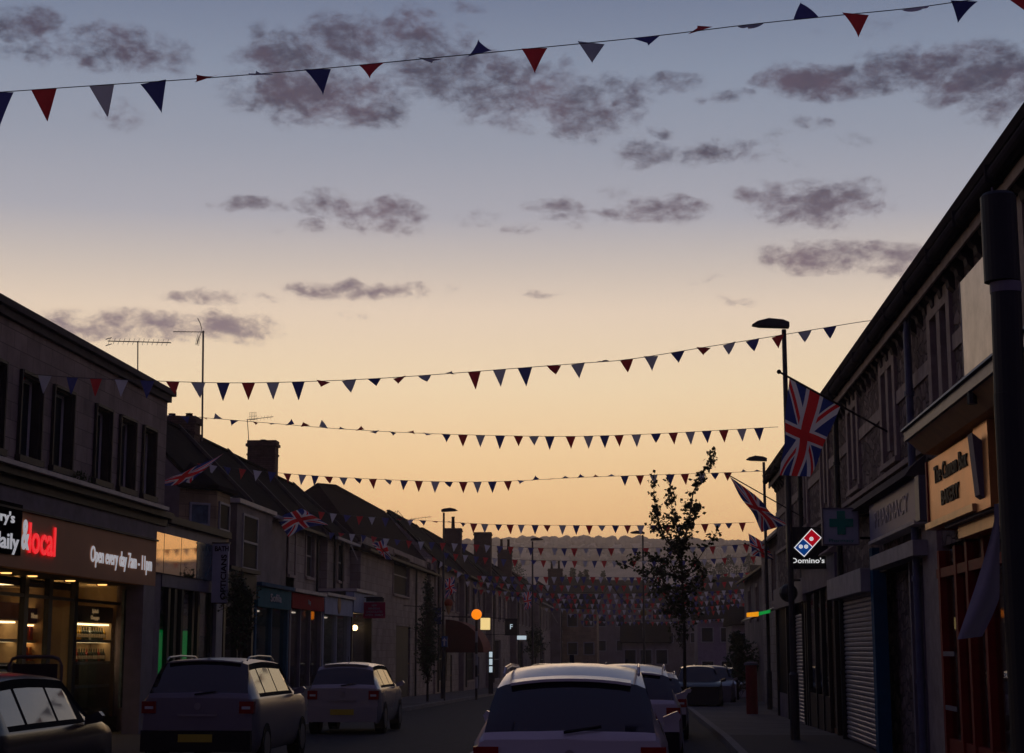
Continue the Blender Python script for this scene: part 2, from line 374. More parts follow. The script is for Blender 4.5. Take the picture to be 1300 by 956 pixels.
def settop(o):          # move a single mesh's origin to its base
    me = o.data; vs = [v.co for v in me.vertices]
    c = Vector(((min(v.x for v in vs) + max(v.x for v in vs)) / 2, (min(v.y for v in vs) + max(v.y for v in vs)) / 2, min(v.z for v in vs)))
    for v in me.vertices: v.co -= c
    o.location = c; return o
def text(name, body, m, parent, origin, xdir, updir, h, width=None, align='CENTER', bold=.0, depth=.008, kind=None, shear=0):
    """lettering: origin in world, xdir = reading direction, h = cap height, width = total length"""
    if '\n' in body:
        ls = body.split('\n'); mx_ = max(len(l_) for l_ in ls); sp_ = h * 1.55
        for i_, l_ in enumerate(ls):
            text(name, l_, m, parent, Vector(origin) + Vector(updir).normalized() * ((len(ls) - 1) / 2 - i_) * sp_, xdir, updir, h, width * len(l_) / mx_ if width else None, align, bold, depth)
        return
    cu = bpy.data.curves.new(name, 'FONT'); cu.body = body; cu.align_x = align; cu.align_y = 'CENTER'
    cu.size = h / .72; cu.offset = bold; cu.extrude = depth; cu.shear = shear; cu.space_line = .95; cu.resolution_u = 3
    tmp = bpy.data.objects.new('tmp', cu); COL.objects.link(tmp)
    bpy.context.view_layer.update()
    me = bpy.data.meshes.new_from_object(tmp)
    bpy.data.objects.remove(tmp)
    if width:
        xs = [v.co.x for v in me.vertices]; k = width / (max(xs) - min(xs))
        for v in me.vertices: v.co.x *= k
    X = Vector(xdir).normalized(); U = Vector(updir).normalized(); Z = X.cross(U)
    off = wloc(parent) if parent is not None else Vector((0, 0, 0))
    for v in me.vertices: v.co = Vector(origin) - off + X * v.co.x + U * v.co.y + Z * v.co.z
    me.materials.clear(); me.materials.append(m)
    o = bpy.data.objects.new(name, me); COL.objects.link(o)
    if parent is not None: o.parent = parent
    return o

def wall_openings(x, y0, y1, z0, z1, ops, s, depth=.16):
    """front sheet of a wall in the plane X=x facing s, real openings (ya,yb,za,zb) with reveals of `depth`"""
    b = MB()
    ys = sorted({y0, y1, *[v for o in ops for v in o[:2]]}); zs = sorted({z0, z1, *[v for o in ops for v in o[2:4]]})
    for i in range(len(ys) - 1):
        for j in range(len(zs) - 1):
            ym, zm = (ys[i] + ys[i + 1]) / 2, (zs[j] + zs[j + 1]) / 2
            if any(o[0] < ym < o[1] and o[2] < zm < o[3] for o in ops): continue
            q = [(x, ys[i], zs[j]), (x, ys[i + 1], zs[j]), (x, ys[i + 1], zs[j + 1]), (x, ys[i], zs[j + 1])]
            b.quad(*(q if s > 0 else q[::-1]))
    xb = x - s * depth
    for (a, c, d, e) in [o[:4] for o in ops]:
        b.quad((x, a, d), (x, a, e), (xb, a, e), (xb, a, d)); b.quad((x, c, d), (xb, c, d), (xb, c, e), (x, c, e))
        b.quad((x, a, e), (x, c, e), (xb, c, e), (xb, a, e)); b.quad((x, a, d), (xb, a, d), (xb, c, d), (x, c, d))
    return b
def sash(parent, x, s, ya, yb, za, zb, fm=None, gm=None, recess=.12, bars=1, mull=0, sill=True, fw=.05, sillm=None):
    """one window filling an opening: frame with its pane (sub-part) and sill"""
    fm = fm or m_offwhite; xi = x - s * recess; xo = xi + s * .05
    b = MB(); e = .002
    b.box(xi, xo, ya + e, ya + fw, za + e, zb - e).box(xi, xo, yb - fw, yb - e, za + e, zb - e)
    b.box(xi, xo, ya + fw, yb - fw, zb - fw, zb - e).box(xi, xo, ya + fw, yb - fw, za + e, za + fw)
    for k in range(bars):
        z = za + (zb - za) * (k + 1) / (bars + 1); b.box(xi + s * .006, xo + s * .01, ya + fw, yb - fw, z - .025, z + .025)
    for k in range(mull):
        y = ya + (yb - ya) * (k + 1) / (mull + 1); b.box(xi + s * .004, xo + s * .006, y - .02, y + .02, za + fw, zb - fw)
    w = b.build('window', fm, parent)
    g = MB(); g.box(xi + s * .015, xi + s * .025, ya + fw - .01, yb - fw + .01, za + fw - .01, zb - fw + .01)
    g.build('pane', gm or m_pane, w)
    if sill:
        q = MB(); q.box(x - s * .1, x + s * .09, ya - .06, yb + .06, za - .09, za - .003); q.build('sill', sillm or m_quoin, w)
    return w
def gz_(Y): return -max(0, min(Y, 190) - 35) * .010

# ------------------------------------------------------------------ ground
XL, XR = -10.3, 4.0
KL, KR = -7.9, 1.6
g = MB()
YS = [-60, 0, 20, 35, 60, 100, 150, 190, 320, 600, 900]
for a, b_ in zip(YS[:-1], YS[1:]):
    za, zb = gz_(a) - .14, gz_(b_) - .14
    g.quad((-900, a, za), (900, a, za), (900, b_, zb), (-900, b_, zb))
g.quad((-9000, 900, gz_(900) - .14), (9000, 900, gz_(900) - .14), (9000, 9000, gz_(900) - .14), (-9000, 9000, gz_(900) - .14))
g.quad((-9000, -900, -.5), (9000, -900, -.5), (9000, -60, -.5), (-9000, -60, -.5))
struct(g.build('ground', m_land))
def strip(name, x0, x1, m, dz, ya=-40, yb=190, top=0.0, side=False):
    b = MB(); ys = [y for y in (ya, 0, 20, 35, 60, 100, 150, 190) if ya <= y <= yb]
    if ys[-1] != yb: ys.append(yb)
    for a, c in zip(ys[:-1], ys[1:]):
        za, zc = gz_(a) + dz, gz_(c) + dz
        b.quad((x0, a, za), (x1, a, za), (x1, c, zc), (x0, c, zc))
        if side:
            for xx in (x0, x1): b.quad((xx, a, za), (xx, c, zc), (xx, c, zc - .13), (xx, a, za - .13))
    return struct(b.build(name, m))
strip('road', KL - .05, KR + .05, m_road, -.125)
strip('pavement', -14, KL - .15, m_pave, 0.0); strip('pavement', KR + .15, 8, m_pave, 0.0)
strip('kerb', KL - .15, KL, m_kerb, .004, side=True); strip('kerb', KR, KR + .15, m_kerb, .004, side=True)
b = MB()
for y in range(-30, 180, 6):
    x = (KL + KR) / 2 + .2; b.quad((x - .05, y, gz_(y) - .121), (x + .05, y, gz_(y) - .121), (x + .05, y + 2, gz_(y + 2) - .121), (x - .05, y + 2, gz_(y + 2) - .121))
struct(b.build('road_markings', m_paint))

# hills
def hill(name, Y, prof, m, depth, base):
    b = MB(); pts = [at_y(px, py, Y) for px, py in prof]; n = len(pts)
    rows = []
    for k in range(9):
        t = k / 8; h = math.sin(t * math.pi / 2) ** .8
        rows.append([(p.x * (1 - (1 - t) * .15), Y - depth * (1 - t), base + (p.z - base) * h) for p in pts])
    rows.append([(p.x, Y + depth * .5, base) for p in pts])
    b.add([v for r_ in rows for v in r_], [(i * n + k, i * n + k + 1, (i + 1) * n + k + 1, (i + 1) * n + k) for i in range(9) for k in range(n - 1)])
    return struct(b.build(name, m, smooth=True))
rh = random.Random(3)
prof = []
for px in range(-900, 2300, 12):
    y = 700 - 5 * math.sin((px - 560) / 120) + 2.5 * math.sin(px / 23.) + rh.uniform(-1, 1)
    if px < 500: y += (500 - px) * .05
    if px > 900: y += (px - 900) * .03
    prof.append((px, y))
hill('far_hill', 1500, prof, m_hill, 700, -3)
# woodland along the crest: clumps
b = MB()
for i in range(520):
    px = rh.uniform(560, 1080); env = math.sin(px / 9.3) + .8 * math.sin(px / 17.) + .5 * math.sin(px / 3.7)
    if env < .45: continue
    y = 700 - 5 * math.sin((px - 560) / 120) + 2.5 * math.sin(px / 23.)
    c = at_y(px, y, 1495); r_ = rh.uniform(1.6, 3.4) * (.6 + .35 * min(env, 2.2))
    b.sphere((c.x, c.y + rh.uniform(-12, 4), c.z + r_ * rh.uniform(-.4, .75)), r_, 7, 5, rh.uniform(.6, .9))
for i in range(700):        # hedges and copses on the slope
    t = rh.uniform(.35, .97); px = rh.uniform(600, 1040); px += 22 * math.sin(t * 40)
    y = 700 - 5 * math.sin((px - 560) / 120); c = at_y(px, y, 1500); h_ = math.sin(t * math.pi / 2) ** .8
    r_ = rh.uniform(1.8, 4.2)
    b.sphere((c.x * (1 - (1 - t) * .15), 1500 - 700 * (1 - t), -3 + (c.z + 3) * h_ + r_ * .4), r_, 6, 4, rh.uniform(.7, 1))
o = b.build('hill_woodland', m_wood, smooth=True); o['kind'] = 'stuff'
b = MB()
for i in range(900):
    px = rh.uniform(540, 1100); Y = rh.uniform(420, 1100); 
    c = at_y(px, 800, Y); zz = -3 + 78 * max(0, (Y - 800) / 700) ** .7
    if Y < 800 and rh.random() < .4: continue
    r_ = rh.uniform(3, 6.5); b.sphere((c.x, Y, zz + r_ * .5), r_, 6, 4, 1.1)
o = b.build('valley_woodland', m_wood, smooth=True); o['kind'] = 'stuff'

# ------------------------------------------------------------------ haze
hz = MB(); hz.box(-2300, 2300, -930, 1950, -4.5, 130)
hm = bpy.data.materials.new('haze_air'); hm.use_nodes = True
hn = hm.node_tree.nodes; hn.clear()
pv = hn.new('ShaderNodeVolumePrincipled'); pv.inputs['Color'].default_value = (.98, .90, .93, 1); pv.inputs['Density'].default_value = .00042; pv.inputs['Anisotropy'].default_value = .74
oo = hn.new('ShaderNodeOutputMaterial'); hm.node_tree.links.new(pv.outputs[0], oo.inputs['Volume'])
o = hz.build('haze', hm); o['kind'] = 'stuff'

# ================================================================== SUPERMARKET (long stone building, shop below)
def wins(px_list, X, ztop, zbot): return [(yx(a, X, 530), yx(b_, X, 530), zbot, ztop) for a, b_ in px_list]
yA1 = yx(211, XL, 560); zA = at_x(213, 503, XL).z
sm = thing('shop_building', 'long two-storey stone building with flat coping above a brown convenience shop sign', 'building', (XL, 28, 0))
yq = yx(2.5, XL, 515)
ops = [(yq - 1.0, yq, 4.86, 6.25)] + wins([(23.4, 50), (66, 91), (120.5, 140), (152, 171.4), (181.8, 197.5)], XL, 6.25, 4.86) + [(20.2, 21.2, 4.86, 6.25), (23.2, 24.2, 4.86, 6.25)]
b = wall_openings(XL, 16, yA1, 4.0, zA, ops, 1, .45)
b.box(XL - 11, XL - .47, 16, yA1 - .01, 4.0, zA - .01).box(XL - .47, XL - .002, yA1 - .012, yA1, 4.0, zA)
b.build('wall', m_render, sm)
b = MB(); b.box(XL - 11.1, XL + .16, 15.9, yA1 + .14, zA, zA + .12).box(XL - .1, XL + .08, 15.9, yA1 + .06, zA - .14, zA - .002)
b.build('coping', m_coping, sm)
for (a, c, d, e) in ops:
    w = sash(sm, XL, 1, a, c, d, e, fm=m_white, recess=.20, bars=0, mull=1, sill=False, fw=.075)
    q = MB(); q.box(XL - .145, XL + .002, c - .03, c - .003, d, e).box(XL - .145, XL + .002, a + .003, a + .03, d, e).box(XL - .145, XL + .002, a + .03, c - .03, e - .03, e - .003); q.build('reveal_lining', m_brown, w)
    q = MB(); t = .05
    q.box(XL + .001, XL + .06, a - t, a - .001, d - t, e + t).box(XL + .001, XL + .06, c + .001, c + t, d - t, e + t).box(XL + .001, XL + .07, a - .001, c + .001, e, e + t).box(XL + .001, XL + .10, a - t - .04, c + t + .04, d - t - .06, d - .001)
    q.build('window_surround', m_brown, w)
b = MB(); b.box(XL - .02, XL + .34, 16, yx(195, XL, 648), 4.585, 4.66); b.build('ledge', m_ledge, sm)
b = MB(); b.box(XL - .02, XL + .24, 16, yA1 - .01, 4.46, 4.583); b.box(XL + .0, XL + .10, 16, yA1 - .005, 4.30, 4.458); b.build('cornice', m_brown, sm)
b = MB(); b.box(XL - .02, XL + .05, 16, yA1 - .004, 3.93, 4.298)
b.build('frieze', m_purple, sm)
XF = XL + .25
yf1 = yx(198, XF, 717); yf0 = yx(25, XF, 680)
b = MB(); b.box(XF - .2, XF, 16, yf1, 2.97, 3.895); b.build('sign_fascia', m_fascia, sm)
b = MB(); b.box(XF - .2, XF + .04, 16, yf1 + .02, 3.897, 3.93); b.build('fascia_trim', m_brown, sm)
b = MB(); b.box(XF + .001, XF + .03, 25.2, yf0, 3.17, 3.99); b.build('logo_panel', mat('matt_black_panel', (.004, .004, .005), 1.0, spec=.0), sm)
UP = (0, 0, 1)
m_glow_white = mat('lit_white_letters', (.8, .8, .8), .4, emit=(.9, .92, 1), estr=.30)
m_glow_red = mat('lit_red_letters', (.7, .02, .02), .4, emit=(1, .015, .03), estr=.75)
text('lettering', "Sainsbury's", m_glow_white, sm, (XF + .04, yx(18.5, XF + .04, 665), 3.74), (0, 1, 0), UP, .17, 2.0, align='RIGHT', bold=.003)
text('lettering', "daily", m_glow_white, sm, (XF + .04, yx(23, XF + .04, 700), 3.36), (0, 1, 0), UP, .26, 1.1, align='RIGHT', bold=.003)
text('lettering', "&", m_glow_white, sm, (XF + .03, yx(31.8, XF + .03, 688), 3.50), (0, 1, 0), UP, .50, .33, bold=.012)
text('lettering', "local", m_glow_red, sm, (XF + .03, yx(54, XF + .03, 688), 3.46), (0, 1, 0), UP, .50, yx(71, XF, 688) - yx(37, XF, 688), bold=.012)
text('lettering', "Open every day 7am - 11pm", m_glow_white, sm, (XF + .02, (yx(114, XF, 705) + yx(192, XF, 705)) / 2, 3.39), (0, 1, 0), UP, .30, yx(192, XF, 705) - yx(114, XF, 705), bold=.002)
XG = -11.1
b = MB(); b.box(XG - .0, XF - .202, 16, yf1 - .02, 2.985, 3.05); b.build('soffit', m_brown, sm)
m_bulb = mat('warm_downlight', (1, .7, .3), .5, emit=(1, .50, .14), estr=2.2)
for (px, py) in ((25, 731), (68, 737), (110, 742), (-20, 727)):
    d = ray(px, py); t = (2.984 - EYE) / d.z; p = Vector((0, 0, EYE)) + d * t
    x = max(min(p.x, XF - .3), XG + .15); 
    q = MB(); q.tube([(x, p.y, 2.984), (x, p.y, 2.965)], [.10, .085], 14); q.build('downlight', m_bulb, sm)
# shopfront frame, mullions
muls = [yx(p, XG) for p in (26, 57, 90, 150)]
b = MB()
for y in muls: b.box(XG, XG + .10, y - .10, y + .10, 0, 2.98)
b.box(XG, XG + .1, 20, 36.6, 0, .3); b.box(XG + .01, XG + .09, 20, 36.6, 2.60, 2.66)
b.build('shopfront_frame', m_black, sm)
ends = [21.0, 24, 27.2] + muls + [36.6]
for y in ends[1:3]:
    q = MB(); q.box(XG, XG + .1, y - .06, y + .06, 0.3, 2.59); q.build('mullion', m_black, sm)
q = MB(); q.box(XG + .03, XG + .04, 18, 36.6, .301, 2.98); q.build('shop_window', GLASS, sm)
b = MB(); b.box(XL - .1, XF, yx(181, XF), yf1 - .03, 0, 2.968); b.build('pilaster', m_greyp, sm)
b = MB(); b.box(XG, XL - .02, 36.62, yA1 - .02, 0, 4.0); b.box(XL - .3, XL, yf1, yA1 - .02, 0, 3.92); b.build('pier', m_purple, sm)
q = MB(); q.box(XL - .35, XL - .3, yx(157, XL - .3), yx(178, XL - .3), .5, 2.9); q.build('side_window', m_curtain, sm)
# interior
m_inwall = mat('shop_interior_wall', (.42, .28, .14), .8, var=.2)
m_infloor = mat('shop_floor', (.2, .17, .14), .5)
m_strip = mat('strip_light', (1, .9, .7), .5, emit=(1, .64, .30), estr=5)
b = MB(); b.box(-16.5, -16.4, 16, 37.2, 0, 3.0); b.box(-16.4, XG - .02, 37.1, 37.2, 0, 3.0); b.box(-16.4, XG - .02, 16, 16.1, 0, 3); b.build('back_wall', m_inwall, sm)
b = MB(); b.box(-16.4, XG, 16.1, 37.1, .0, .03); b.build('shop_floor', m_infloor, sm)
b = MB(); b.box(-16.4, XG, 16.1, 37.1, 2.99, 3.04); b.build('shop_ceiling', m_inwall, sm)
for y in (24, 28, 31.5, 34.5):
    q = MB(); q.box(-14.6, -12.4, y, y + .15, 2.96, 2.988); q.build('strip_light', m_strip, sm)
q = MB(); q.box(-11.36, -11.30, 20, 34.3, 2.90, 2.93); q.build('window_fill_strip', mat('window_fill_strip', (1, .9, .7), .5, emit=(1, .62, .28), estr=6.5), sm)  # glowing strip added to brighten the shelf fronts facing the window
q = MB(); q.box(-11.38, -11.28, 20, 34.3, 2.932, 2.96).box(-11.28, -11.265, 20, 34.3, 2.82, 2.96); q.build('fill_strip_screen', m_brown, sm)  # added cover and lip that keep the fill strip out of sight
m_header = mat('shelf_header', (.10, .035, .02), .6)
m_shelf = mat('shelf_board', (.35, .25, .15), .6)
def shelf_unit(y0, y1, x, text_body, ht, label):
    u = thing('display_shelf', label, 'shelf', (x, (y0 + y1) / 2, .03), 'shelves inside the lit shop')
    q = MB(); q.box(x - .5, x - .45, y0, y1, .03, 2.5).box(x - .449, x, y0, y0 + .04, .03, 2.5).box(x - .449, x, y1 - .04, y1, .03, 2.5); q.build('carcass', m_shelf, u)
    for z in (.45, .95, 1.42, 1.86):
        q = MB(); q.box(x - .448, x - .02, y0 + .041, y1 - .041, z - .03, z); q.build('shelf_board', m_shelf, u)
        if z == 1.86: q = MB(); q.box(x - .2, x - .06, y0 + .06, y1 - .06, z - .05, z - .035); q.build('shelf_fill', m_strip2, u)  # glowing strip added under the board to brighten the lower bottles
        q = MB(); q.box(x - .018, x, y0 + .041, y1 - .041, z - .05, z + .01); q.build('price_strip', m_offwhite, u)
    q = MB(); q.box(x - .05, x + .01, y0, y1, 2.22, 2.55); q.build('header_board', m_header, u)
    text('lettering', text_body, m_glow_head, u, (x + .015, (y0 + y1) / 2, 2.385), (0, 1, 0), UP, ht, None, bold=.0)
    q = MB(); q.box(x - .3, x - .05, y0 + .05, y1 - .05, 2.17, 2.2); q.build('shelf_fill', m_strip2, u)
m_strip2 = mat('shelf_fill', (1, .9, .7), .5, emit=(1, .70, .36), estr=5)
m_glow_head = mat('header_lettering', (.7, .5, .3), .5, emit=(1, .6, .3), estr=.25)
m_strip2 = mat('shelf_fill', (1, .9, .7), .5, emit=(1, .70, .36), estr=5)
shelf_unit(yx(95.5, -11.25), yx(142.5, -11.25), -11.25, "Spirits &\nChampagne", .085, 'bottle shelf under the Spirits and Champagne header')
shelf_unit(27.5, yx(24, -11.9), -11.9, "PROSECCO", .17, 'wine shelf under the PROSECCO header')
shelf_unit(yx(30, -13), yx(55, -13), -13.0, "News", .12, 'shelf of red packets seen behind the shop door')
m_b = [mat('bottle_dark', (.02, .03, .02), .15), mat('bottle_amber', (.45, .25, .02), .2), mat('bottle_clear', (.4, .42, .4), .15), mat('bottle_red', (.25, .03, .02), .2)]
r2 = random.Random(5)
m_lab = mat('bottle_label', (.6, .5, .4), .6)
bot = MB(); bot.tube([(0, 0, 0), (0, 0, .17), (0, 0, .21), (0, 0, .27)], [.037, .037, .014, .013], 8)
BB = [bot.build('bottle', m_, None) for m_ in m_b]
lb = MB(); lb.tube([(0, 0, .06), (0, 0, .13)], [.0385, .0385], 8, cap=False)
for q in BB: lbo = lb.build('bottle_label', m_lab, q)
first = set()
names = ['dark', 'amber', 'clear', 'red']
ytot0, ytot1 = yx(95.5, -11.25) + .1, yx(142.5, -11.25) - .1
for zi, z in enumerate((1.86, 1.42)):
    nb = 14
    for k in range(nb):
        i = [0, 2, 1, 1, 0, 0, 0, 2, 0, 0, 0, 0, 0, 1][k] if zi == 0 else [0, 0, 3, 0, 0, 0, 3, 0, 0, 0, 0, 3, 0, 0][k]
        q = copy_tree(BB[i]) if i in first else BB[i]; first.add(i)
        q.location = (-11.36, ytot0 + (ytot1 - ytot0) * (k + .5) / nb, z)
        tag(q, '%s glass bottle on the %s lit shelf of the shop' % (names[i], 'upper' if zi == 0 else 'lower'), 'bottle', '%s bottles on the %s shop shelf' % (names[i], 'upper' if zi == 0 else 'lower'))
pk = [mat('packet_red', (.5, .05, .03), .5), mat('packet_orange', (.6, .2, .03), .5), mat('packet_grey', (.3, .3, .32), .5)]
pb = MB(); pb.box(-.1, .1, -.09, .09, 0, .3)
PK = [pb.build('packet', m_, None) for m_ in pk]; used = set()
for z in (.95, 1.42, 1.86):
    for k in range(6):
        i = [0, 1, 0, 0, 1, 2][(k + int(z * 10)) % 6]; q = copy_tree(PK[i]) if i in used else PK[i]; used.add(i)
        q.location = (-13.15, yx(30, -13) + .18 + k * .24, z)
        tag(q, '%s packet stacked on the shelf behind the shop door' % ['red', 'orange', 'grey'][i], 'packet', '%s packets behind the shop door' % ['red', 'orange', 'grey'][i])
# A-board style arch in front of the shop (curved-top trolley guard)
tb = thing('trolley_guard', 'dark curved-top metal frame standing outside the shop door', 'guard', (-9.6, 25.2, 0))
p0, p1 = at_y(10, 870, 25.2), at_y(77, 870, 25.2)
zt = at_y(40, 834, 25.2).z
q = MB(); q.tube([(p0.x, 25.2, 0), (p0.x, 25.2, zt - .12), (p0.x + .05, 25.2, zt - .03), (p0.x + .14, 25.2, zt), (p1.x - .14, 25.2, zt), (p1.x - .05, 25.2, zt - .03), (p1.x, 25.2, zt - .12), (p1.x, 25.2, 0)], .025, 8); q.build('rail', m_alum, tb)
q = MB(); q.box(p0.x + .06, p1.x - .06, 25.19, 25.21, .25, zt - .1); q.build('panel', m_brown, tb)

wd = MB(); rw_ = random.Random(2); p = at_y(100, 612, yx(100, XL + .1, 612))
wt = thing('ledge_plant', 'scruffy green weeds growing on the ledge of the long stone building', 'plant', (XL + .15, p.y, 4.665))
for k in range(26):
    y_ = p.y + rw_.gauss(0, .28); h_ = rw_.uniform(.06, .24) * math.exp(-((y_ - p.y) / .45) ** 2)
    b0 = Vector((XL + .05 + rw_.uniform(0, .2), y_, 4.662)); tp_ = b0 + Vector((rw_.uniform(-.03, .08), rw_.uniform(-.1, .1), h_ + .03)); wd.tube([b0, tp_], [.004, .002], 3)
wd.build('stem', mat('weed_green', (.06, .09, .03), .8), wt)
wl2 = MB()
for k in range(150):
    y_ = p.y + rw_.gauss(0, .26); c = Vector((XL + .05 + rw_.uniform(0, .2), y_, 4.68 + rw_.uniform(0, .2) * math.exp(-((y_ - p.y) / .45) ** 2)))
    d_ = Vector((rw_.gauss(0, 1), rw_.gauss(0, 1), rw_.uniform(0, 1))).normalized() * .06; u_ = d_.cross(Vector((0, .3, 1))).normalized() * .018
    wl2.add([c, c + d_ * .5 + u_, c + d_, c + d_ * .5 - u_], [(0, 1, 2, 3)])
wl2.build('foliage', mat('weed_green', (.06, .09, .03), .8), wt)

# ================================================================== OPTICIANS (single-storey flat-roofed shop)
yB1 = yx(283, XL)
op = thing('shop_building', 'single-storey flat-roofed opticians shop with shiny fascia panels', 'building', (XL, 40, 0))
b = MB(); b.box(XL - 6, XL - .9, yA1, yB1, 0, 4.4).box(XL - .9, XL - .05, yA1, yB1, 3.1, 4.4); b.build('wall', m_purple, op)
b = MB(); b.box(XL - 6, XL + .14, yA1 + .15, yB1 + .1, 4.402, 4.56); b.build('roof', m_brown, op)
b = MB(); b.box(XL - .049, XL + .02, yA1 + .003, yB1, 4.16, 4.40).box(XL - .049, XL + .02, yA1 + .003, yB1, 3.02, 3.29); b.build('frieze', m_greyp, op)
seams = [yx(p, XL + .06, 705) for p in (198, 208, 230, 250)] + [yx(270, XL + .06, 715)]
for i in range(4):
    q = MB(); q.box(XL - .048, XL + .06, seams[i] + .02, seams[i + 1] - .02, 3.30, 4.15); q.build('fascia_panel', m_teal if i == 3 else m_mirror, op)
b = MB()
for p in (193, 211, 219, 228, 242, 249, 266): y = yx(p, XL - .1); b.box(XL - .14, XL - .04, y - .09, y + .09, 0, 3.018)
b.box(XL - .139, XL - .05, yA1 + .01, yB1, 0, .35)
b.build('shopfront_frame', m_black, op)
q = MB(); q.box(XL - .1, XL - .09, yA1 + .01, yB1, .351, 3.018); q.build('shop_window', GLASS, op)
m_green = mat('glowing_green_poster', (.01, .22, .05), .5, emit=(.0, .5, .10), estr=.22)  # emission added to brighten the green, the poster is no lamp
m_pink = mat('pink_poster', (.25, .06, .12), .6); m_photo = mat('photo_poster', (.10, .13, .22), .5, var=.9, scale=3, col2=(.25, .12, .1))
for (pa, pb_, z0, z1, m_) in ((194, 211, .9, 2.1, m_green), (229, 241, .6, 2.1, m_green), (250, 265, 2.0, 2.5, m_pink), (196, 211, 2.45, 2.95, m_photo), (229, 241, 2.15, 2.45, mat('tan_poster', (.35, .2, .1), .6)), (230, 241, 2.5, 2.95, m_photo), (219, 227, 2.5, 2.95, m_photo)):
    q = MB(); q.box(XL - .2, XL - .17, yx(pa, XL - .15), yx(pb_, XL - .15), z0, z1); q.build('poster', m_, op)
b = MB(); b.box(XL - .03, XL + .05, yx(272, XL), yx(280, XL), 0, 3.018); b.build('pilaster', m_offwhite, op)
# projecting sign
bs = thing('blade_sign', 'tall pale projecting sign reading BATH OPTICIANS', 'sign', (XL, 41.4, 2.8))
a0, a1 = at_y(268, 765, 41.4), at_y(290.5, 690, 41.4)
q = MB(); q.box(a0.x, a1.x, 41.4, 41.5, a0.z, a1.z); q.build('sign_panel', mat('pale_sign_grey', (.55, .55, .60), .6, var=.1), bs)
q = MB(); q.box(a0.x - .02, a1.x + .02, 41.39, 41.51, a1.z, a1.z + .03).box(a0.x - .02, a1.x + .02, 41.39, 41.51, a0.z - .03, a0.z); q.build('sign_edge', m_black, bs)
text('lettering', 'BATH', m_text_dark, bs, ((a0.x + a1.x) / 2 + .03, 41.395, a1.z - .13), (1, 0, 0), UP, .12, .34, bold=.006, depth=.003)
text('lettering', 'OPTICIANS', m_text_dark, bs, (a1.x - .1, 41.395, (a0.z + a1.z) / 2 - .1), (0, 0, 1), (-1, 0, 0), .13, 1.08, bold=.006, depth=.003)

# ================================================================== TERRACES
def chimney(parent, x, y, z0, z1, w=1.0, d=.6, pots=2, m=None, potm=None, poth=.3):
    q = MB(); q.box(x - w / 2, x + w / 2, y - d / 2, y + d / 2, z0, z1 - .22)
    q.box(x - w / 2 - .06, x + w / 2 + .06, y - d / 2 - .06, y + d / 2 + .06, z1 - .219, z1 - .12)
    q.box(x - w / 2 - .02, x + w / 2 + .02, y - d / 2 - .02, y + d / 2 + .02, z1 - .119, z1)
    q.box(x - w / 2 - .03, x + w / 2 + .03, y - d / 2 - .03, y + d / 2 + .03, z1 - .55, z1 - .49)
    c = q.build('chimney', m or mat('chimney_brick', (.16, .09, .075), .9, kind='brick', var=.4), parent)
    for k in range(pots):
        xx = x - w / 2 + w * (k + .5) / pots
        q = MB(); q.tube([(xx, y, z1), (xx, y, z1 + poth * .8), (xx, y, z1 + poth)], [.13, .10, .12], 10); q.build('chimney_pot', m_tile, c)
    return c
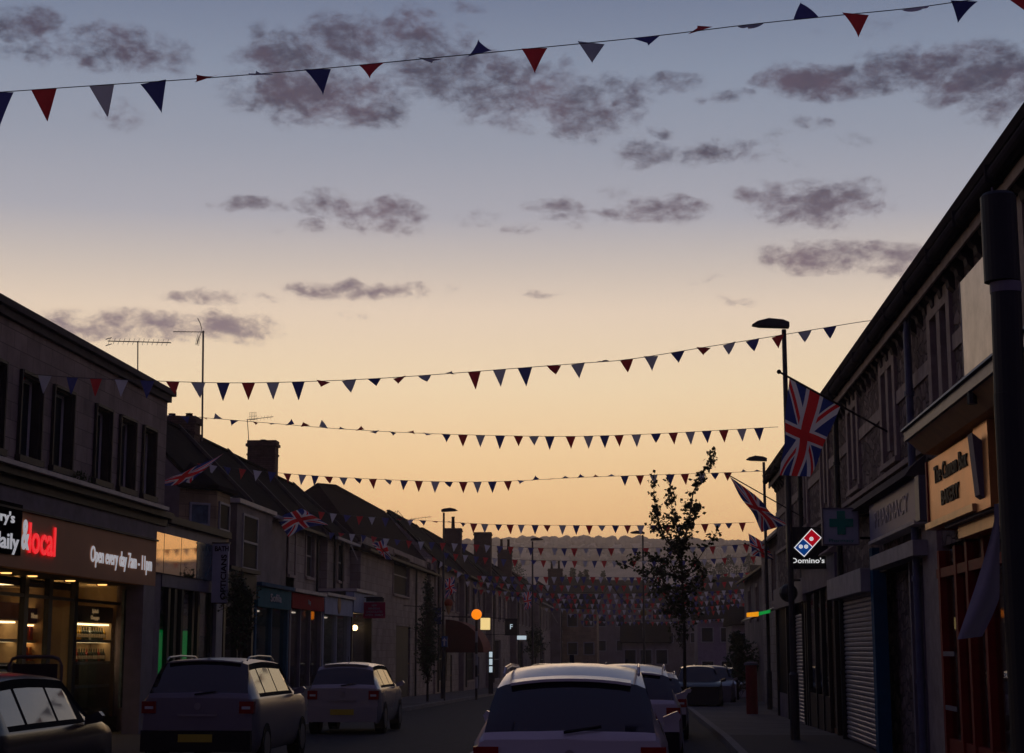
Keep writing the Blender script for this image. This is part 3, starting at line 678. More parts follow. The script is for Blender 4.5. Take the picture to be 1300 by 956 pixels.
def house(label, X, y0, y1, eaves, xr, ridge, wins_, wallm, roofm, xback=None, chim=(), grp=None, s=1, hip=None, fm=None, door=None, zbot=-2, gutter=True, zfront=None, cat='house', name='terraced_house', pipes=()):
    """terraced house: facade plane X facing s (+1 = towards +x), ridge line at x=xr"""
    h = thing(name, label, cat, (X, (y0 + y1) / 2, gz_((y0 + y1) / 2)), grp)
    ops = list(wins_); 
    if door: ops.append(door[:4])
    b = wall_openings(X, y0, y1, zbot, eaves, ops, s, .14)
    xb = xback if xback is not None else 2 * xr - X
    b.box(xb, X - s * .16, y0 + .004, y1 - .004, zbot, eaves - .02)
    # close the small gap at both ends of the facade sheet, and gables
    for yy in (y0 + .001, y1 - .001): b.quad((X, yy, zbot), (X - s * .17, yy, zbot), (X - s * .17, yy, eaves), (X, yy, eaves))
    if hip is None: b.prism([(X - s * .02, eaves - .02), (xb, eaves - .02), (xr, ridge - .08)], 'y', y0 + .005, y1 - .005)
    b.build('wall', wallm, h)
    q = MB(); ov = .28; t = .09
    k = (ridge - eaves) / abs(xr - X)
    ze = eaves - ov * k
    ya, yb = (y0, y1)
    if hip is None:
        q.prism([(X + s * ov, ze + .02), (xr, ridge + .02), (xr, ridge + t + .02), (X + s * ov, ze + t + .02)], 'y', ya, yb)
        xbo = xb - s * ov
        q.prism([(xr, ridge + .02), (xbo, ze + .02), (xbo, ze + t + .02), (xr, ridge + t + .02)], 'y', ya, yb)
        q.box(xr - .09, xr + .09, ya, yb, ridge + t, ridge + t + .07)
    else:
        hp, hz2 = hip      # ridge begins at depth hp with height hz2
        A = (X + s * ov, ya - .2, ze); B = (xb - s * ov, ya - .2, ze); C1 = (X + s * ov, yb, ze); D = (xb - s * ov, yb, ze)
        P = (xr, hp, hz2); Q = (xr, hp + 4.5, ridge + .1); Z_ = (xr, yb, ridge + .1)
        q.add([A, B, C1, D, P, Q, Z_], [(0, 1, 4), (0, 4, 5, 6, 2), (1, 3, 6, 5, 4), (0, 2, 3, 1), (2, 6, 3)])
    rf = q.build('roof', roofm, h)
    if hip is None and s > 0:
        q = MB()
        q.prism([(X + ov, ze + t + .03), (xr, ridge + t + .03), (xr, ridge + t + .16), (X + ov, ze + t + .16)], 'y', y1 - .24, y1 - .02)
        q.build('party_coping', m_coping, rf)
        q = MB(); k3 = (ridge - eaves) / abs(xr - X)
        for f_ in (.35, .7):
            xx = X + (xr - X) * f_; zz_ = eaves + (ridge - eaves) * f_ + .12; q = MB()
            q.add([(xx + .35, y0 + 2, zz_ - .35 * k3 + .03), (xx - .35, y0 + 2, zz_ + .35 * k3 + .03), (xx - .35, y0 + 2.7, zz_ + .35 * k3 + .03), (xx + .35, y0 + 2.7, zz_ - .35 * k3 + .03),
                   (xx + .35, y0 + 2, zz_ - .35 * k3 - .04), (xx - .35, y0 + 2, zz_ + .35 * k3 - .04), (xx - .35, y0 + 2.7, zz_ + .35 * k3 - .04), (xx + .35, y0 + 2.7, zz_ - .35 * k3 - .04)], [(0, 3, 2, 1), (4, 5, 6, 7), (0, 1, 5, 4), (1, 2, 6, 5), (2, 3, 7, 6), (3, 0, 4, 7)])
            if (y1 - y0) > 8 and f_ < .5: q.build('skylight', m_pane, rf)
    for c in chim: chimney(rf, *c)
    if gutter:
        q = MB(); q.box(X + s * ov, X + s * (ov + .11), y0, y1, ze - .03, ze + .07); q.build('gutter', m_offwhite if (hash(label) % 2) else m_brown, h)
    for (a, c, d, e, *r_) in wins_:
        ww_ = sash(h, X, s, a, c, d, e, bars=1, fm=fm, gm=(m_curtain if r_ and r_[0] else None))
        q = MB(); q.box(X + s * .001, X + s * .045, a - .16, a - .001, d - .003, e + .16).box(X + s * .001, X + s * .045, c + .001, c + .16, d - .003, e + .16).box(X + s * .001, X + s * .05, a - .001, c + .001, e + .001, e + .16)
        q.build('surround', m_quoin, ww_)
    if door:
        a, c, d, e, dm = door
        q = MB(); q.box(X - s * .12, X - s * .07, a + .002, c - .002, d, e); dd = q.build('door', dm, h)
        q = MB(); q.sphere((X - s * .05, c - .12, (d + e) / 2 - .1), .03, 8, 6); q.build('handle', m_goldtrim, dd)
    for py in pipes:
        q = MB(); q.tube([(X + s * .08, py, eaves - .1), (X + s * .08, py, zbot + 1.5)], .05, 8); q.build('downpipe', m_black, h)
    return h
XU = -11.5
GL = 'terraced houses along the sunset side'
# first house with the canted bay
e1, rz, rx = 6.0, 8.0, -13.5
h1 = house('first terraced house past the opticians with a canted bay window', XU, 43.6, 50.2, e1, rx, rz, [], m_render2, m_slate,
           chim=[(-13.8, 51.3, 6.8, at_y(235, 530, 51.3).z, 1.06, .7, 2, None, None, .12)], pipes=(46.2,))
# canted bay
bx = -10.75
bp = [(-11.5, 42.9), (bx, 43.75), (bx, 45.2), (-11.5, 46.0)]
z0b, z1b = 4.0, at_y(255, 622, 43.5).z
q = MB(); n = 4
q.add([(x, y, z0b) for x, y in bp] + [(x, y, z1b) for x, y in bp], [(0, 1, 5, 4), (1, 2, 6, 5), (2, 3, 7, 6), (0, 4, 7, 3), (4, 5, 6, 7), (0, 3, 2, 1)])
bay = q.build('bay', m_tan, h1)
q = MB(); o_ = .18
bo = [(-11.5, 42.6), (bx + .1, 43.55), (bx + .18, 45.3), (-11.5, 46.3)]
zt2 = z1b + .02
q.add([(x, y, zt2) for x, y in bo] + [(x, y, zt2 + .1) for x, y in bo] + [(-11.5, 43.9, zt2 + .75), (-11.5, 45.1, zt2 + .75)],
      [(0, 1, 5, 4), (1, 2, 6, 5), (2, 3, 7, 6), (0, 3, 2, 1), (4, 5, 8), (5, 6, 9, 8), (6, 7, 9), (4, 8, 9, 7)])
q.build('bay_roof', m_slate, bay)
def slanted_window(parent, P0, P1, ta, tb_, z0, z1, gm):
    P0 = Vector((*P0, 0)); P1 = Vector((*P1, 0)); d = (P1 - P0); nn = Vector((d.y, -d.x, 0)).normalized()
    A = P0 + d * ta; B = P0 + d * tb_
    def slab(a, c, za, zb, o0, o1):
        q = [a + nn * o0, c + nn * o0, c + nn * o1, a + nn * o1]
        return [(v.x, v.y, za) for v in q] + [(v.x, v.y, zb) for v in q]
    FC = [(0, 3, 2, 1), (4, 5, 6, 7), (0, 1, 5, 4), (1, 2, 6, 5), (2, 3, 7, 6), (3, 0, 4, 7)]
    f = (B - A).normalized() * .055
    q = MB()
    q.add(slab(A, A + f, z0, z1, .003, .05), FC); q.add(slab(B - f, B, z0, z1, .003, .05), FC)
    q.add(slab(A + f, B - f, z1 - .055, z1, .003, .05), FC); q.add(slab(A + f, B - f, z0, z0 + .055, .003, .05), FC)
    w = q.build('window', m_offwhite, parent)
    q = MB(); q.add(slab(A + f, B - f, z0 + .05, z1 - .05, .004, .02), FC); q.build('pane', gm, w)
slanted_window(bay, bp[0], bp[1], .26, .80, at_y(248, 667, 43.3).z, at_y(248, 638, 43.3).z, m_curtain)
slanted_window(bay, bp[1], bp[2], .12, .9, at_y(275, 674, 44.3).z, at_y(275, 638, 44.3).z, m_pane)
# wall between bay and next: tall sash windows
def pxwin(X, pa, pb_, ya_, yb_, cur=0):
    y0_, y1_ = yx(pa, X), yx(pb_, X); zt_ = at_x((pa + pb_) / 2, ya_, X).z; zb_ = at_x((pa + pb_) / 2, yb_, X).z
    return (yx(pa, X, (ya_ + yb_) / 2), yx(pb_, X, (ya_ + yb_) / 2), zb_, zt_, cur)
# square stone bay of house 2
h2 = house('second terraced house from the opticians, square stone bay above the teal shop', XU, 50.2, 56.4, e1, rx, rz, [pxwin(XU, 366, 374, 672, 730)], m_render2, m_slate, chim=[])
q = MB(); q.box(XU + .001, -10.9, yx(300, -10.9, 690), yx(345, -10.9, 690), 3.6, at_x(320, 645, -10.9).z)
bay2 = q.build('bay', m_render2, h2)
q = MB(); zz = at_x(320, 645, -10.9).z; q.box(XU, -10.8, yx(299, -10.9, 690), yx(346, -10.9, 690) + .1, zz, zz + .12); q.build('bay_roof', m_ledge, bay2)
ya_, yb_ = yx(307, -10.9, 690), yx(326, -10.9, 690)
q = MB(); zt_, zb_ = at_x(316, 654, -10.9).z, at_x(316, 724, -10.9).z
q.box(-10.899, -10.86, ya_, ya_ + .07, zb_, zt_).box(-10.899, -10.86, yb_ - .07, yb_, zb_, zt_).box(-10.899, -10.86, ya_ + .07, yb_ - .07, zt_ - .06, zt_).box(-10.899, -10.86, ya_ + .07, yb_ - .07, zb_, zb_ + .06).box(-10.897, -10.85, ya_ + .07, yb_ - .07, (zt_ + zb_) / 2 - .03, (zt_ + zb_) / 2 + .03)
w = q.build('window', m_offwhite, bay2); q = MB(); q.box(-10.898, -10.89, ya_ + .06, yb_ - .06, zb_ + .05, zt_ - .05); q.build('pane', m_pane, w)
h3 = house('third terraced house from the opticians, tall windows above the red shop fascia', XU, 56.4, 62.3, e1 - .05, rx, rz - .03, [pxwin(XU, 388, 398, 678, 733), pxwin(XU, 412, 420, 682, 735)], m_cream, m_slate,
           chim=[(-13.65, 62.3, 6.8, at_y(335, 560, 62.3).z, 1.02, .6, 1, None, None, .05)], pipes=(61.6,))
h4 = house('narrow terraced house above the lit shop doorway with two black downpipes', XU + .3, 62.3, 67.4, e1 - .1, rx, rz - .06, [pxwin(XU + .3, 428, 436, 690, 738)], m_cream, m_slate, chim=[], pipes=(63.4, 65.0))
XV = -10.8
r2z = at_x(460, 636, -13.5).z
zw = lambda a, c, d, e: pxwin(XV, a, c, d, e)
h5 = house('large hipped-roof cream stone house beyond the crimson sign', XV, 67.4, 92, at_x(497, 703, XV).z, -13.5, r2z, [pxwin(XV, 499, 519, 706, 756), pxwin(XV, 541, 546, 714, 756)], m_cream, m_tile,
           chim=[], hip=(at_x(403, 612, -13.5).y, at_x(403, 613, -13.5).z), door=(yx(503, XV), yx(521, XV), gz_(80), 2.75, m_brown), pipes=(84,))
prevy = 92
far = [(104, XV + .1, -13.3, .0), (119, XV + .4, -13.0, -.1), (136, XV + .8, -12.6, -.2), (154, XV + 1.3, -12, -.4), (174, XV + 2.0, -11.2, -.5), (196, XV + 3.0, -10.0, -.6)]
descr = ['next to the hipped-roof house, antenna on its ridge', 'with the first tall chimney stack above the blue notice', 'with the broad flat-topped chimney', 'with paired chimney pots near the lit orange globe', 'behind the dark hanging sign bracket', 'last before the street bends away']
for i, (ye, X, xr, dz) in enumerate(far):
    y0 = prevy; w_ = ye - y0; ev = at_x(590, 729, X).z if i < 3 else 6.1
    ev = 6.35 + dz * .6; wl = []
    nW = 4
    for k in range(nW):
        a = y0 + w_ * (k + .28) / nW; wl.append((a, a + w_ * .1 + .3, 3.9 + dz * .5, 5.6 + dz * .5))
    ch = []
    rg = 8.9 + dz
    if i == 1: ch = [(at_y(575, 700, 117).x, 117, 7.5, at_y(575, 671, 117).z, 1.15, .9, 1, None, None, .8)]
    if i == 2: ch = [(at_y(613, 700, 128).x, 128, 7.0, at_y(613, 676, 128).z, 1.25, .9, 0)]
    if i == 3: ch = [(at_y(641, 700, 150).x, 150, 6.5, at_y(641, 698, 150).z, 1.2, .9, 2, None, None, .9)]
    if i == 5: ch = [(at_y(705, 720, 182).x, 182, 6, at_y(705, 722, 182).z, 1.5, .9, 2, None, None, .8)]
    wl.append((y0 + w_ * .1, y0 + w_ * .42, gz_(ye) + .7, 2.4)); 
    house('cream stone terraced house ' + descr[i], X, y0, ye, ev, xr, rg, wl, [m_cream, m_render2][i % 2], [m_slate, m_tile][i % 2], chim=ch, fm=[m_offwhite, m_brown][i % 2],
          door=(y0 + w_ * .6, y0 + w_ * .6 + 1.0, gz_(ye), 2.1 + gz_(ye), [m_brown, m_bluepaint, m_redpaint][i % 3]), pipes=(y0 + w_ * .03 + .3,), grp=GL)
    prevy = ye

# ground-floor shops standing forward of the first houses
def shopfront(label, X, pa, pb_, ztop, zfas, fm_, framem, glassm=None, body=None, textm=None, th=.3, s=1, xb=None, zgl=.55, muls=1, corn=m_ledge, name='shop_unit', twidth=None):
    y0, y1 = yx(pa, X), yx(pb_, X)
    if y0 > y1: y0, y1 = y1, y0
    zb = gz_(y1) - .1; xb = xb if xb is not None else XU
    h = thing(name, label, 'shop front', (X, (y0 + y1) / 2, gz_(y0)))
    q = MB(); q.box(xb + s * .01, X - s * .25, y0 + .01, y1 - .01, zfas, ztop - .02).box(xb + s * .01, X, y0 + .01, y0 + .22, zb, zfas).box(xb + s * .01, X, y1 - .22, y1 - .01, zb, zfas).box(X - s * .2, X, y0 + .22, y1 - .22, zb, zgl)
    q.build('frame', framem, h)
    q = MB(); q.box(X - s * .24, X + s * .06, y0 + .02, y1 - .02, zfas, ztop - .12); q.build('fascia', fm_, h)
    q = MB(); q.box(xb, X + s * .16, y0, y1, ztop - .10, ztop); q.build('cornice', corn, h)
    for k in range(muls):
        y = y0 + .22 + (y1 - y0 - .44) * (k + 1) / (muls + 1); q = MB(); q.box(X - s * .16, X - s * .03, y - .05, y + .05, zgl, zfas); q.build('mullion', framem, h)
    q = MB(); q.box(X - s * .12, X - s * .11, y0 + .22, y1 - .22, zgl, zfas); q.build('shop_window', glassm or GLASS, h)
    q = MB(); q.box(xb + s * .02, xb + s * .05, y0 + .22, y1 - .22, zb, zfas); q.build('interior', mat('dim_interior', (.10, .085, .08), .8, var=.7, scale=3, col2=(.26, .20, .17)), h)
    q = MB(); q.box(xb + s * .35, xb + s * .42, y0 + .5, y1 - .5, zfas - .06, zfas - .02); q.build('shop_light', mat('dim_interior_fill', (1, .8, .6), .5, emit=(.9, .72, .6), estr=1.1), h)  # weak glowing strip added to lift the dark interior board
    if body:
        text('lettering', body, textm, h, (X + s * .075, (y0 + y1) / 2, (zfas + ztop - .12) / 2), (0, s, 0), UP, th, twidth, bold=.004)
    return h
sf0 = shopfront('dark narrow front behind the bay tree', XL, 284, 322, 3.75, 3.0, m_brown, m_black, muls=1, corn=m_brown)
sf1 = shopfront('teal shop front with a teal fascia and pale lettering', XL, 324, 367, at_x(345, 742, XL).z, at_x(345, 772, XL).z, m_tealsign, m_bluepaint, body='Sofila', textm=m_text_grey, th=.22, twidth=1.5, corn=m_bluepaint)
sf2 = shopfront('shop front under a plain bright red fascia', XL, 368, 409, at_x(388, 750, XL).z, at_x(388, 774, XL).z, m_redfas, m_greyp, body='Shop', textm=m_text_grey, th=.14, muls=2)
sf3 = shopfront('pale blue shop front with a round emblem on its fascia', XL, 410, 446, at_x(428, 755, XL).z, at_x(428, 781, XL).z, m_palefas, m_palefas, muls=1)
sf4 = shopfront('narrow pale shop front with a glowing yellow doorway', XL + .05, 447, 473, at_x(460, 750, XL).z + .0, at_x(460, 779, XL).z, m_palefas, m_black, muls=0)
# emblem
yem = yx(428, XL); zem = at_x(428, 768, XL).z
q = MB(); q.tube([(XL + .061, yem, zem), (XL + .08, yem, zem)], [.32, .30], 16); q.build('emblem', mat('emblem_tan', (.35, .2, .1), .6, var=.6, scale=6), sf3)
m_bulb2 = mat('lit_bulb', (1, .8, .5), .4, emit=(1, .62, .28), estr=14)
q = MB(); yy = yx(454, XL - .4); zz = at_x(454, 797, XL - .4).z; q.sphere((XL - .5, yy, zz), .11, 10, 8); q.build('lamp', m_bulb2, sf4)
q = MB(); yy = yx(461, XL - .6); q.sphere((XL - .9, yy + 1, zz + .05), .05, 8, 6); q.build('lamp', m_bulb2, sf4)
q = MB(); yy = yx(467, XL - .9); q.box(XL - .95, XL - .9, yy - .9, yy + .9, .2, 3.2); q.build('doorway_glow', mat('orange_doorway_glow', (.6, .22, .04), .7, var=.4, scale=6, emit=(1, .36, .04), estr=.42), sf4)  # glowing sheet added to stand for the orange light in the doorway
q = MB(); q.sphere((XL - .9, yx(432, XL - .9), at_x(432, 796, XL - .9).z), .10, 8, 6); q.build('lamp', mat('lit_bulb_soft', (1, .8, .6), .4, emit=(1, .7, .4), estr=2.5), sf3)
# white display pillars inside red shop
q = MB(); q.box(XL - .5, XL - .4, yx(373, XL), yx(382, XL), .3, 1.3); q.build('display', m_ledge, sf2)
# crimson hanging sign
cs = thing('hanging_sign', 'crimson rectangular hanging sign with four lines of pale writing', 'sign', (-9.8, 64.5, 2.9))
a0, a1 = at_y(461, 785, 64.5), at_y(489, 764.5, 64.5)
q = MB(); q.box(a0.x, a1.x, 64.5, 64.58, a0.z, a1.z); q.build('sign_panel', m_redsign, cs)
text('lettering', 'NEW\nMINERVA\nCHOCOLATES\nOPEN  DAILY', m_text_grey, cs, ((a0.x + a1.x) / 2, 64.495, (a0.z + a1.z) / 2), (1, 0, 0), UP, .075, .68, bold=.001, depth=.003)
q = MB(); q.box(a0.x + .1, a1.x - .05, 64.49, 64.62, a1.z + .02, a1.z + .16); q.box(XL - .9, a1.x - .1, 64.52, 64.56, a1.z + .161, a1.z + .2); q.build('bracket', m_black, cs)

# far shop fittings on the sunset side
def sign_board(label, pa, pb_, ya, yb, Y, m, body=None, tm=None, th=.15, cat='sign', name='shop_sign', depth=.12, pole=None, wid=None):
    a0, a1 = at_y(pa, yb, Y), at_y(pb_, ya, Y)
    h = thing(name, label, cat, ((a0.x + a1.x) / 2, Y, a0.z))
    q = MB(); q.box(a0.x, a1.x, Y, Y + depth, a0.z, a1.z); q.build('sign_panel', m, h)
    q = MB(); q.box(a0.x - .03, a1.x + .03, Y + .01, Y + depth - .01, a1.z, a1.z + .03); q.box(a0.x - .03, a1.x + .03, Y + .01, Y + depth - .01, a0.z - .03, a0.z); q.build('sign_edge', m_black, h)
    if body: text('lettering', body, tm, h, ((a0.x + a1.x) / 2, Y - .004, (a0.z + a1.z) / 2), (1, 0, 0), UP, th, wid, bold=.004, depth=.003)
    if pole is not None:
        q = MB(); q.tube([((a0.x + a1.x) / 2, Y + depth + .05, gz_(Y) + .0), ((a0.x + a1.x) / 2, Y + depth + .05, a1.z)], .038, 8); q.build('post', m_steel, h)
    else:
        q = MB(); q.tube([(a0.x, Y + depth / 2, a1.z + .05), (pole_x(a0.x, Y), Y + depth / 2, a1.z + .12)], .02, 6); q.build('bracket', m_black, h)
    return h
def pole_x(x, Y): return -10.9 if x < -1 else 4.05
m_lit_y = mat('lit_yellow_sign', (1, .8, .4), .5, emit=(1, .72, .28), estr=.85)
m_lit_w = mat('lit_white_sign', (.8, .9, .9), .5, emit=(.75, .92, 1), estr=.55)
sign_board('glowing yellow box sign just behind the orange globe beacon', 610, 622, 784.5, 799.5, 92, m_lit_y)
sign_board('dark square hanging sign with a bright white mark', 641, 657, 786, 806, 100, m_black, 'F', m_lit_w, .28)
sign_board('lit white slab sign below the dark square hanging sign', 656.5, 668, 807, 812, 104, m_lit_w)
sign_board('square blue one-way sign with a white upward arrow', 560.5, 568, 808, 821, 72, mat('blue_sign', (.05, .12, .35), .5), None, pole=1)
aw = [o for o in COL.objects if o.name.startswith('shop_sign')][-1]
c = at_y(564.2, 814.5, 72)
q = MB(); q.prism([(c.x - .03, c.z - .17), (c.x + .03, c.z - .17), (c.x + .03, c.z + .03), (c.x + .09, c.z + .03), (c.x, c.z + .16), (c.x - .09, c.z + .03), (c.x - .03, c.z + .03)], 'y', 71.98, 71.995); q.build('arrow', m_white, aw)
sign_board('small dark blue notice board beside the conical tree', 549, 560, 772, 792, 80, mat('navy_board', (.05, .07, .14), .6), 'SALON', m_text_grey, .12)
# ice-cream cone sign
ic = thing('cone_sign', 'ice cream cone shaped sign with an orange scoop', 'sign', tuple(at_y(569, 782, 76)))
c = at_y(569.5, 768, 76)
q = MB(); q.tube([(c.x, 76, c.z - .42), (c.x, 76, c.z)], [.02, .16], 10); q.build('cone', mat('wafer', (.55, .36, .16), .7), ic)
q = MB(); q.sphere((c.x, 76, c.z + .08), .19, 10, 7); q.build('scoop', mat('orange_scoop', (.4, .09, .03), .6), ic)
# curved red awning
aw = thing('shop_awning', 'arched dark red canopy projecting over the pavement near the globe beacon', 'awning', (-9, 96, 2.5))
q = MB(); pts = []
X0, X1 = -10.4, -8.35; n = 10
Zt, Zb = 3.3, 1.55
for k in range(n + 1):
    t = k / n * math.pi / 2; pts.append((X0 + (X1 - X0) * math.sin(t), Zb + (Zt - Zb) * math.cos(t)))
ring = pts + [(p[0] - .04, p[1] - .04) for p in pts[::-1]]
for i in range(n):
    q.add([(pts[i][0], 94, pts[i][1]), (pts[i + 1][0], 94, pts[i + 1][1]), (pts[i + 1][0], 99, pts[i + 1][1]), (pts[i][0], 99, pts[i][1])], [(0, 1, 2, 3)])
q.build('canopy', mat('awning_cloth', (.20, .04, .035), .8, var=.2), aw)
q = MB(); q.add([(X0, 94.01, Zb)] + [(p[0], 94.01, p[1]) for p in pts], [tuple(range(n + 2))]); q.build('valance', mat('awning_cloth_dark', (.09, .02, .02), .8), aw)
wl_ = thing('shop_lights', 'column of three small white lit window panels under the red canopy', 'window lights', (-7.9, 92, 0))
for k, (ya, yb) in enumerate(((827.5, 834.5), (836.5, 844), (846, 853.5))):
    a0, a1 = at_y(621, yb, 92), at_y(625, ya, 92); q = MB(); q.box(a0.x, a1.x, 92, 92.05, a0.z, a1.z); q.build('lit_panel', m_lit_w, wl_)
q = MB(); a0, a1 = at_y(620, 867, 92), at_y(626, 826, 92); q.box(a0.x, a1.x, 92.06, 92.12, gz_(92) , a1.z); q.build('frame', m_black, wl_)

# belisha beacons
def beacon(px, py, Y, label, m, r_=.2, ww=0):
    c = at_y(px, py, Y); z0 = gz_(Y)
    h = thing('crossing_beacon', label, 'beacon', (c.x, Y, z0))
    nseg = 7
    for k in range(nseg):
        a, b2 = z0 + (c.z - r_ - z0) * k / nseg, z0 + (c.z - r_ - z0) * (k + 1) / nseg
        q = MB(); q.tube([(c.x, Y, a + .001), (c.x, Y, b2)], .055, 8); q.build('post_band', m_black if k % 2 == 0 else m_offwhite, h)
    q = MB(); q.sphere((c.x, Y, c.z), r_, 16, 10); q.build('globe', m, h, smooth=True)
beacon(605, 780, 74, 'glowing orange globe beacon on a banded post', mat('lit_orange_globe', (1, .4, .03), .4, emit=(1, .23, .005), estr=1.05), .22)
beacon(817, 778, 96, 'unlit dull yellow globe beacon on a banded post', mat('dull_yellow_globe', (.30, .22, .04), .5), .2)

# ================================================================== RIGHT-HAND TERRACE (rubble stone)
D = thing('shop_terrace', 'long rubble-stone terrace with dressed window surrounds above a row of shops', 'building', (XR, 33, 0))
yD0, yD1 = 9.0, yx(985.5, XR, 640)
zE = at_x(1120, 385, 3.62).z - .2
wl = []
ycs = [yx(1197, XR, 460), yx(1131, XR, 545), yx(1085, XR, 565), yx(1048, XR, 595)]
ycs = [ycs[0] - 8.6, ycs[0] - 4.3] + ycs + [ycs[3] + 4.6, ycs[3] + 9.0]
for (yc) in ycs: wl.append((yc - .72, yc + .72, 4.74, 6.05))
b = wall_openings(XR, yD0, yD1, 3.0, zE + .05, wl, -1, .25)
b.box(XR + .27, XR + 9, yD0, yD1 - .003, -1, zE); b.box(XR + .002, XR + .27, yD1 - .02, yD1, -1, zE + .04)
b.build('wall', m_rubble, D)
for (a, c, d, e) in wl:
    m = (a + c) / 2
    fr = MB(); t = .15
    fr.box(XR - .05, XR + .15, a - t, a + .10, d - .16, e + .22).box(XR - .05, XR + .15, c - .10, c + t, d - .16, e + .22).box(XR - .045, XR + .2, m - .13, m + .13, d, e).box(XR - .052, XR + .15, a + .10, c - .10, e - .02, e + .22).box(XR - .08, XR + .15, a - t, c + t, d - .24, d - .161)
    w = fr.build('window_surround', m_quoin, D)
    for (p, q_) in ((a + .101, m - .131), (m + .131, c - .101)):
        q = MB(); q.box(XR + .16, XR + .2, p, p + .05, d, e - .02).box(XR + .16, XR + .2, q_ - .05, q_, d, e - .02).box(XR + .16, XR + .2, p + .05, q_ - .05, (d + e) / 2 - .02, (d + e) / 2 + .03); f_ = q.build('window_frame', m_offwhite, w)
        q = MB(); q.box(XR + .21, XR + .22, p, q_, d, e); q.build('pane', m_pane, w)
# string course between windows
ys_ = [yD0] + [v for w_ in wl for v in (w_[0] - .151, w_[1] + .151)] + [yD1]
for i in range(0, len(ys_), 2):
    q = MB(); q.box(XR - .03, XR + .1, ys_[i], ys_[i + 1], 5.36, 5.56); q.build('string_course', m_quoin, D)
# eaves
q = MB(); q.box(3.80, XR + .3, yD0, yD1 + .1, zE - .06, zE + .02); q.build('soffit', m_brown, D)
m_gut = mat('matt_gutter', (.035, .03, .04), 1.0, spec=.02)
q = MB(); q.tube([(3.71, yD0, zE + .02), (3.71, yD1 + .15, zE + .02)], .08, 12); q.build('gutter', m_gut, D)
q = MB(); q.box(3.795, 3.825, yD0, yD1 + .1, zE - .19, zE - .062); q.build('fascia_board', m_quoin, D)
q = MB(); q.prism([(3.66, zE + .11), (XR + 4.5, zE + 3.0), (XR + 4.5, zE + 3.15), (3.63, zE + .2)], 'y', yD0, yD1 + .2); q.prism([(XR + 4.5, zE + 3.0), (XR + 9, zE), (XR + 9, zE + .15), (XR + 4.5, zE + 3.15)], 'y', yD0, yD1 + .2); rf = q.build('roof', mat('matt_slate', (.03, .024, .03), 1.0, spec=.02), D)
y = yD0 + .2; 
corb = None; k = 0
while y < yD1:
    q = MB(); q.prism([(XR, zE - .07), (3.83, zE - .07), (3.83, zE - .14), (3.87, zE - .22), (3.91, zE - .24), (3.93, zE - .32), (XR, zE - .38)], 'y', y, y + .2); q.build('corbel', m_coping, D); y += .62; k += 1
y = yD0 + 1
while y < yD1:
    q = MB(); q.box(3.615, 3.80, y, y + .05, zE - .075, zE + .115); q.build('gutter_bracket', m_gut, D); y += 1.9
q = MB(); q.box(XR - .06, XR + .1, yD0, yD1, 4.36, 4.44); q.build('string_course', m_quoin, D)
def pipe(px, y0py, label_m, X, zt, zb=0, parent=D, r_=.055):
    Y = yx(px, X, 700); q = MB(); q.tube([(X + .02, Y, zt), (X, Y, zt - .3), (X, Y, zb)], r_, 10)
    for z in (1.2, 2.6, 4.0, 5.2):
        if z < zt - .4: q.tube([(X, Y, z), (X, Y, z + .07)], r_ + .018, 10)
    return q.build('downpipe', label_m, parent)
pipe(1162.5, 0, m_pipe, 3.86, zE - .05); pipe(1066, 0, m_black, 3.88, zE - .05)
pipe(1018, 0, m_black, 3.9, zE - .05)
# lower walls / shops of the terrace
def box_part(name, m, parent, *a):
    q = MB(); q.box(*a); return q.build(name, m, parent)
yS1 = yx(1148, 3.28, 566)
# --- golden board shop
s1 = thing('shop_unit', 'red-framed shop front under a golden signboard', 'shop front', (XR, 18, 0))
box_part('cornice', m_pipe, s1, 3.28, XR - .06, 12, yS1, 4.18, 4.30)
q = MB(); q.prism([(3.24, 4.301), (XR - .06, 4.301), (XR - .06, 4.5), (3.26, 4.34)], 'y', 12, yS1 + .05); q.build('canopy_roof', m_black, s1)
q = MB(); q.prism([(3.32, 4.179), (XR - .06, 4.179), (XR - .06, 3.98), (3.5, 4.02)], 'y', 12, yS1 - .03); q.build('moulding', m_goldtrim, s1)
yb0, yb1 = yx(1239, 3.62, 600), yx(1180, 3.62, 640)
q = MB(); q.box(3.62, 3.70, yb0, yb1, 3.2, 3.965); q.build('signboard', m_gold, s1)
q = MB(); q.box(3.56, 3.70, yb0 - .02, yb1 + .02, 3.12, 3.198); q.build('board_ledge', m_goldtrim, s1)
q = MB(); q.box(3.6, XR - .0, yb1 + .01, yb1 + .10, 3.2, 3.97); q.box(3.7, XR, yb1 + .10, yb1 + .5, 3.15, 3.6); q.build('end_bracket', m_redpaint, s1)
yc_ = (yb0 + yb1) / 2
text('lettering', 'The Cannon Box', m_text_dark, s1, (3.612, yc_ - .02, 3.74), (0, -1, 0), UP, .20, 2.15, bold=.006)
text('lettering', 'BAKERY', m_text_dark, s1, (3.612, yc_ + .05, 3.43), (0, -1, 0), UP, .17, 1.15, bold=.006)
q = MB(); q.box(3.60, 3.9, yb0 - .8, yb0 - .03, 3.1, 4.0); q.build('console', m_gold, s1)
q = MB(); q.prism([(3.55, 3.25), (3.62, 3.2), (3.62, 3.8), (3.5, 3.9)], 'y', yb0 - .5, yb0 - .25); q.build('scroll', m_greyp, s1)
box_part('fascia_strip', m_goldtrim, s1, 3.72, 3.95, 14, 20.6, 2.93, 3.08)
box_part('lower_moulding', m_pipe, s1, 3.64, 3.97, 12, 21.0, 3.081, 3.117)
XS = 3.95
ye1 = yx(1196, XS)
posts = [yx(p, XS) for p in (1200, 1221, 1236, 1258)] + [17.0, 15.0]
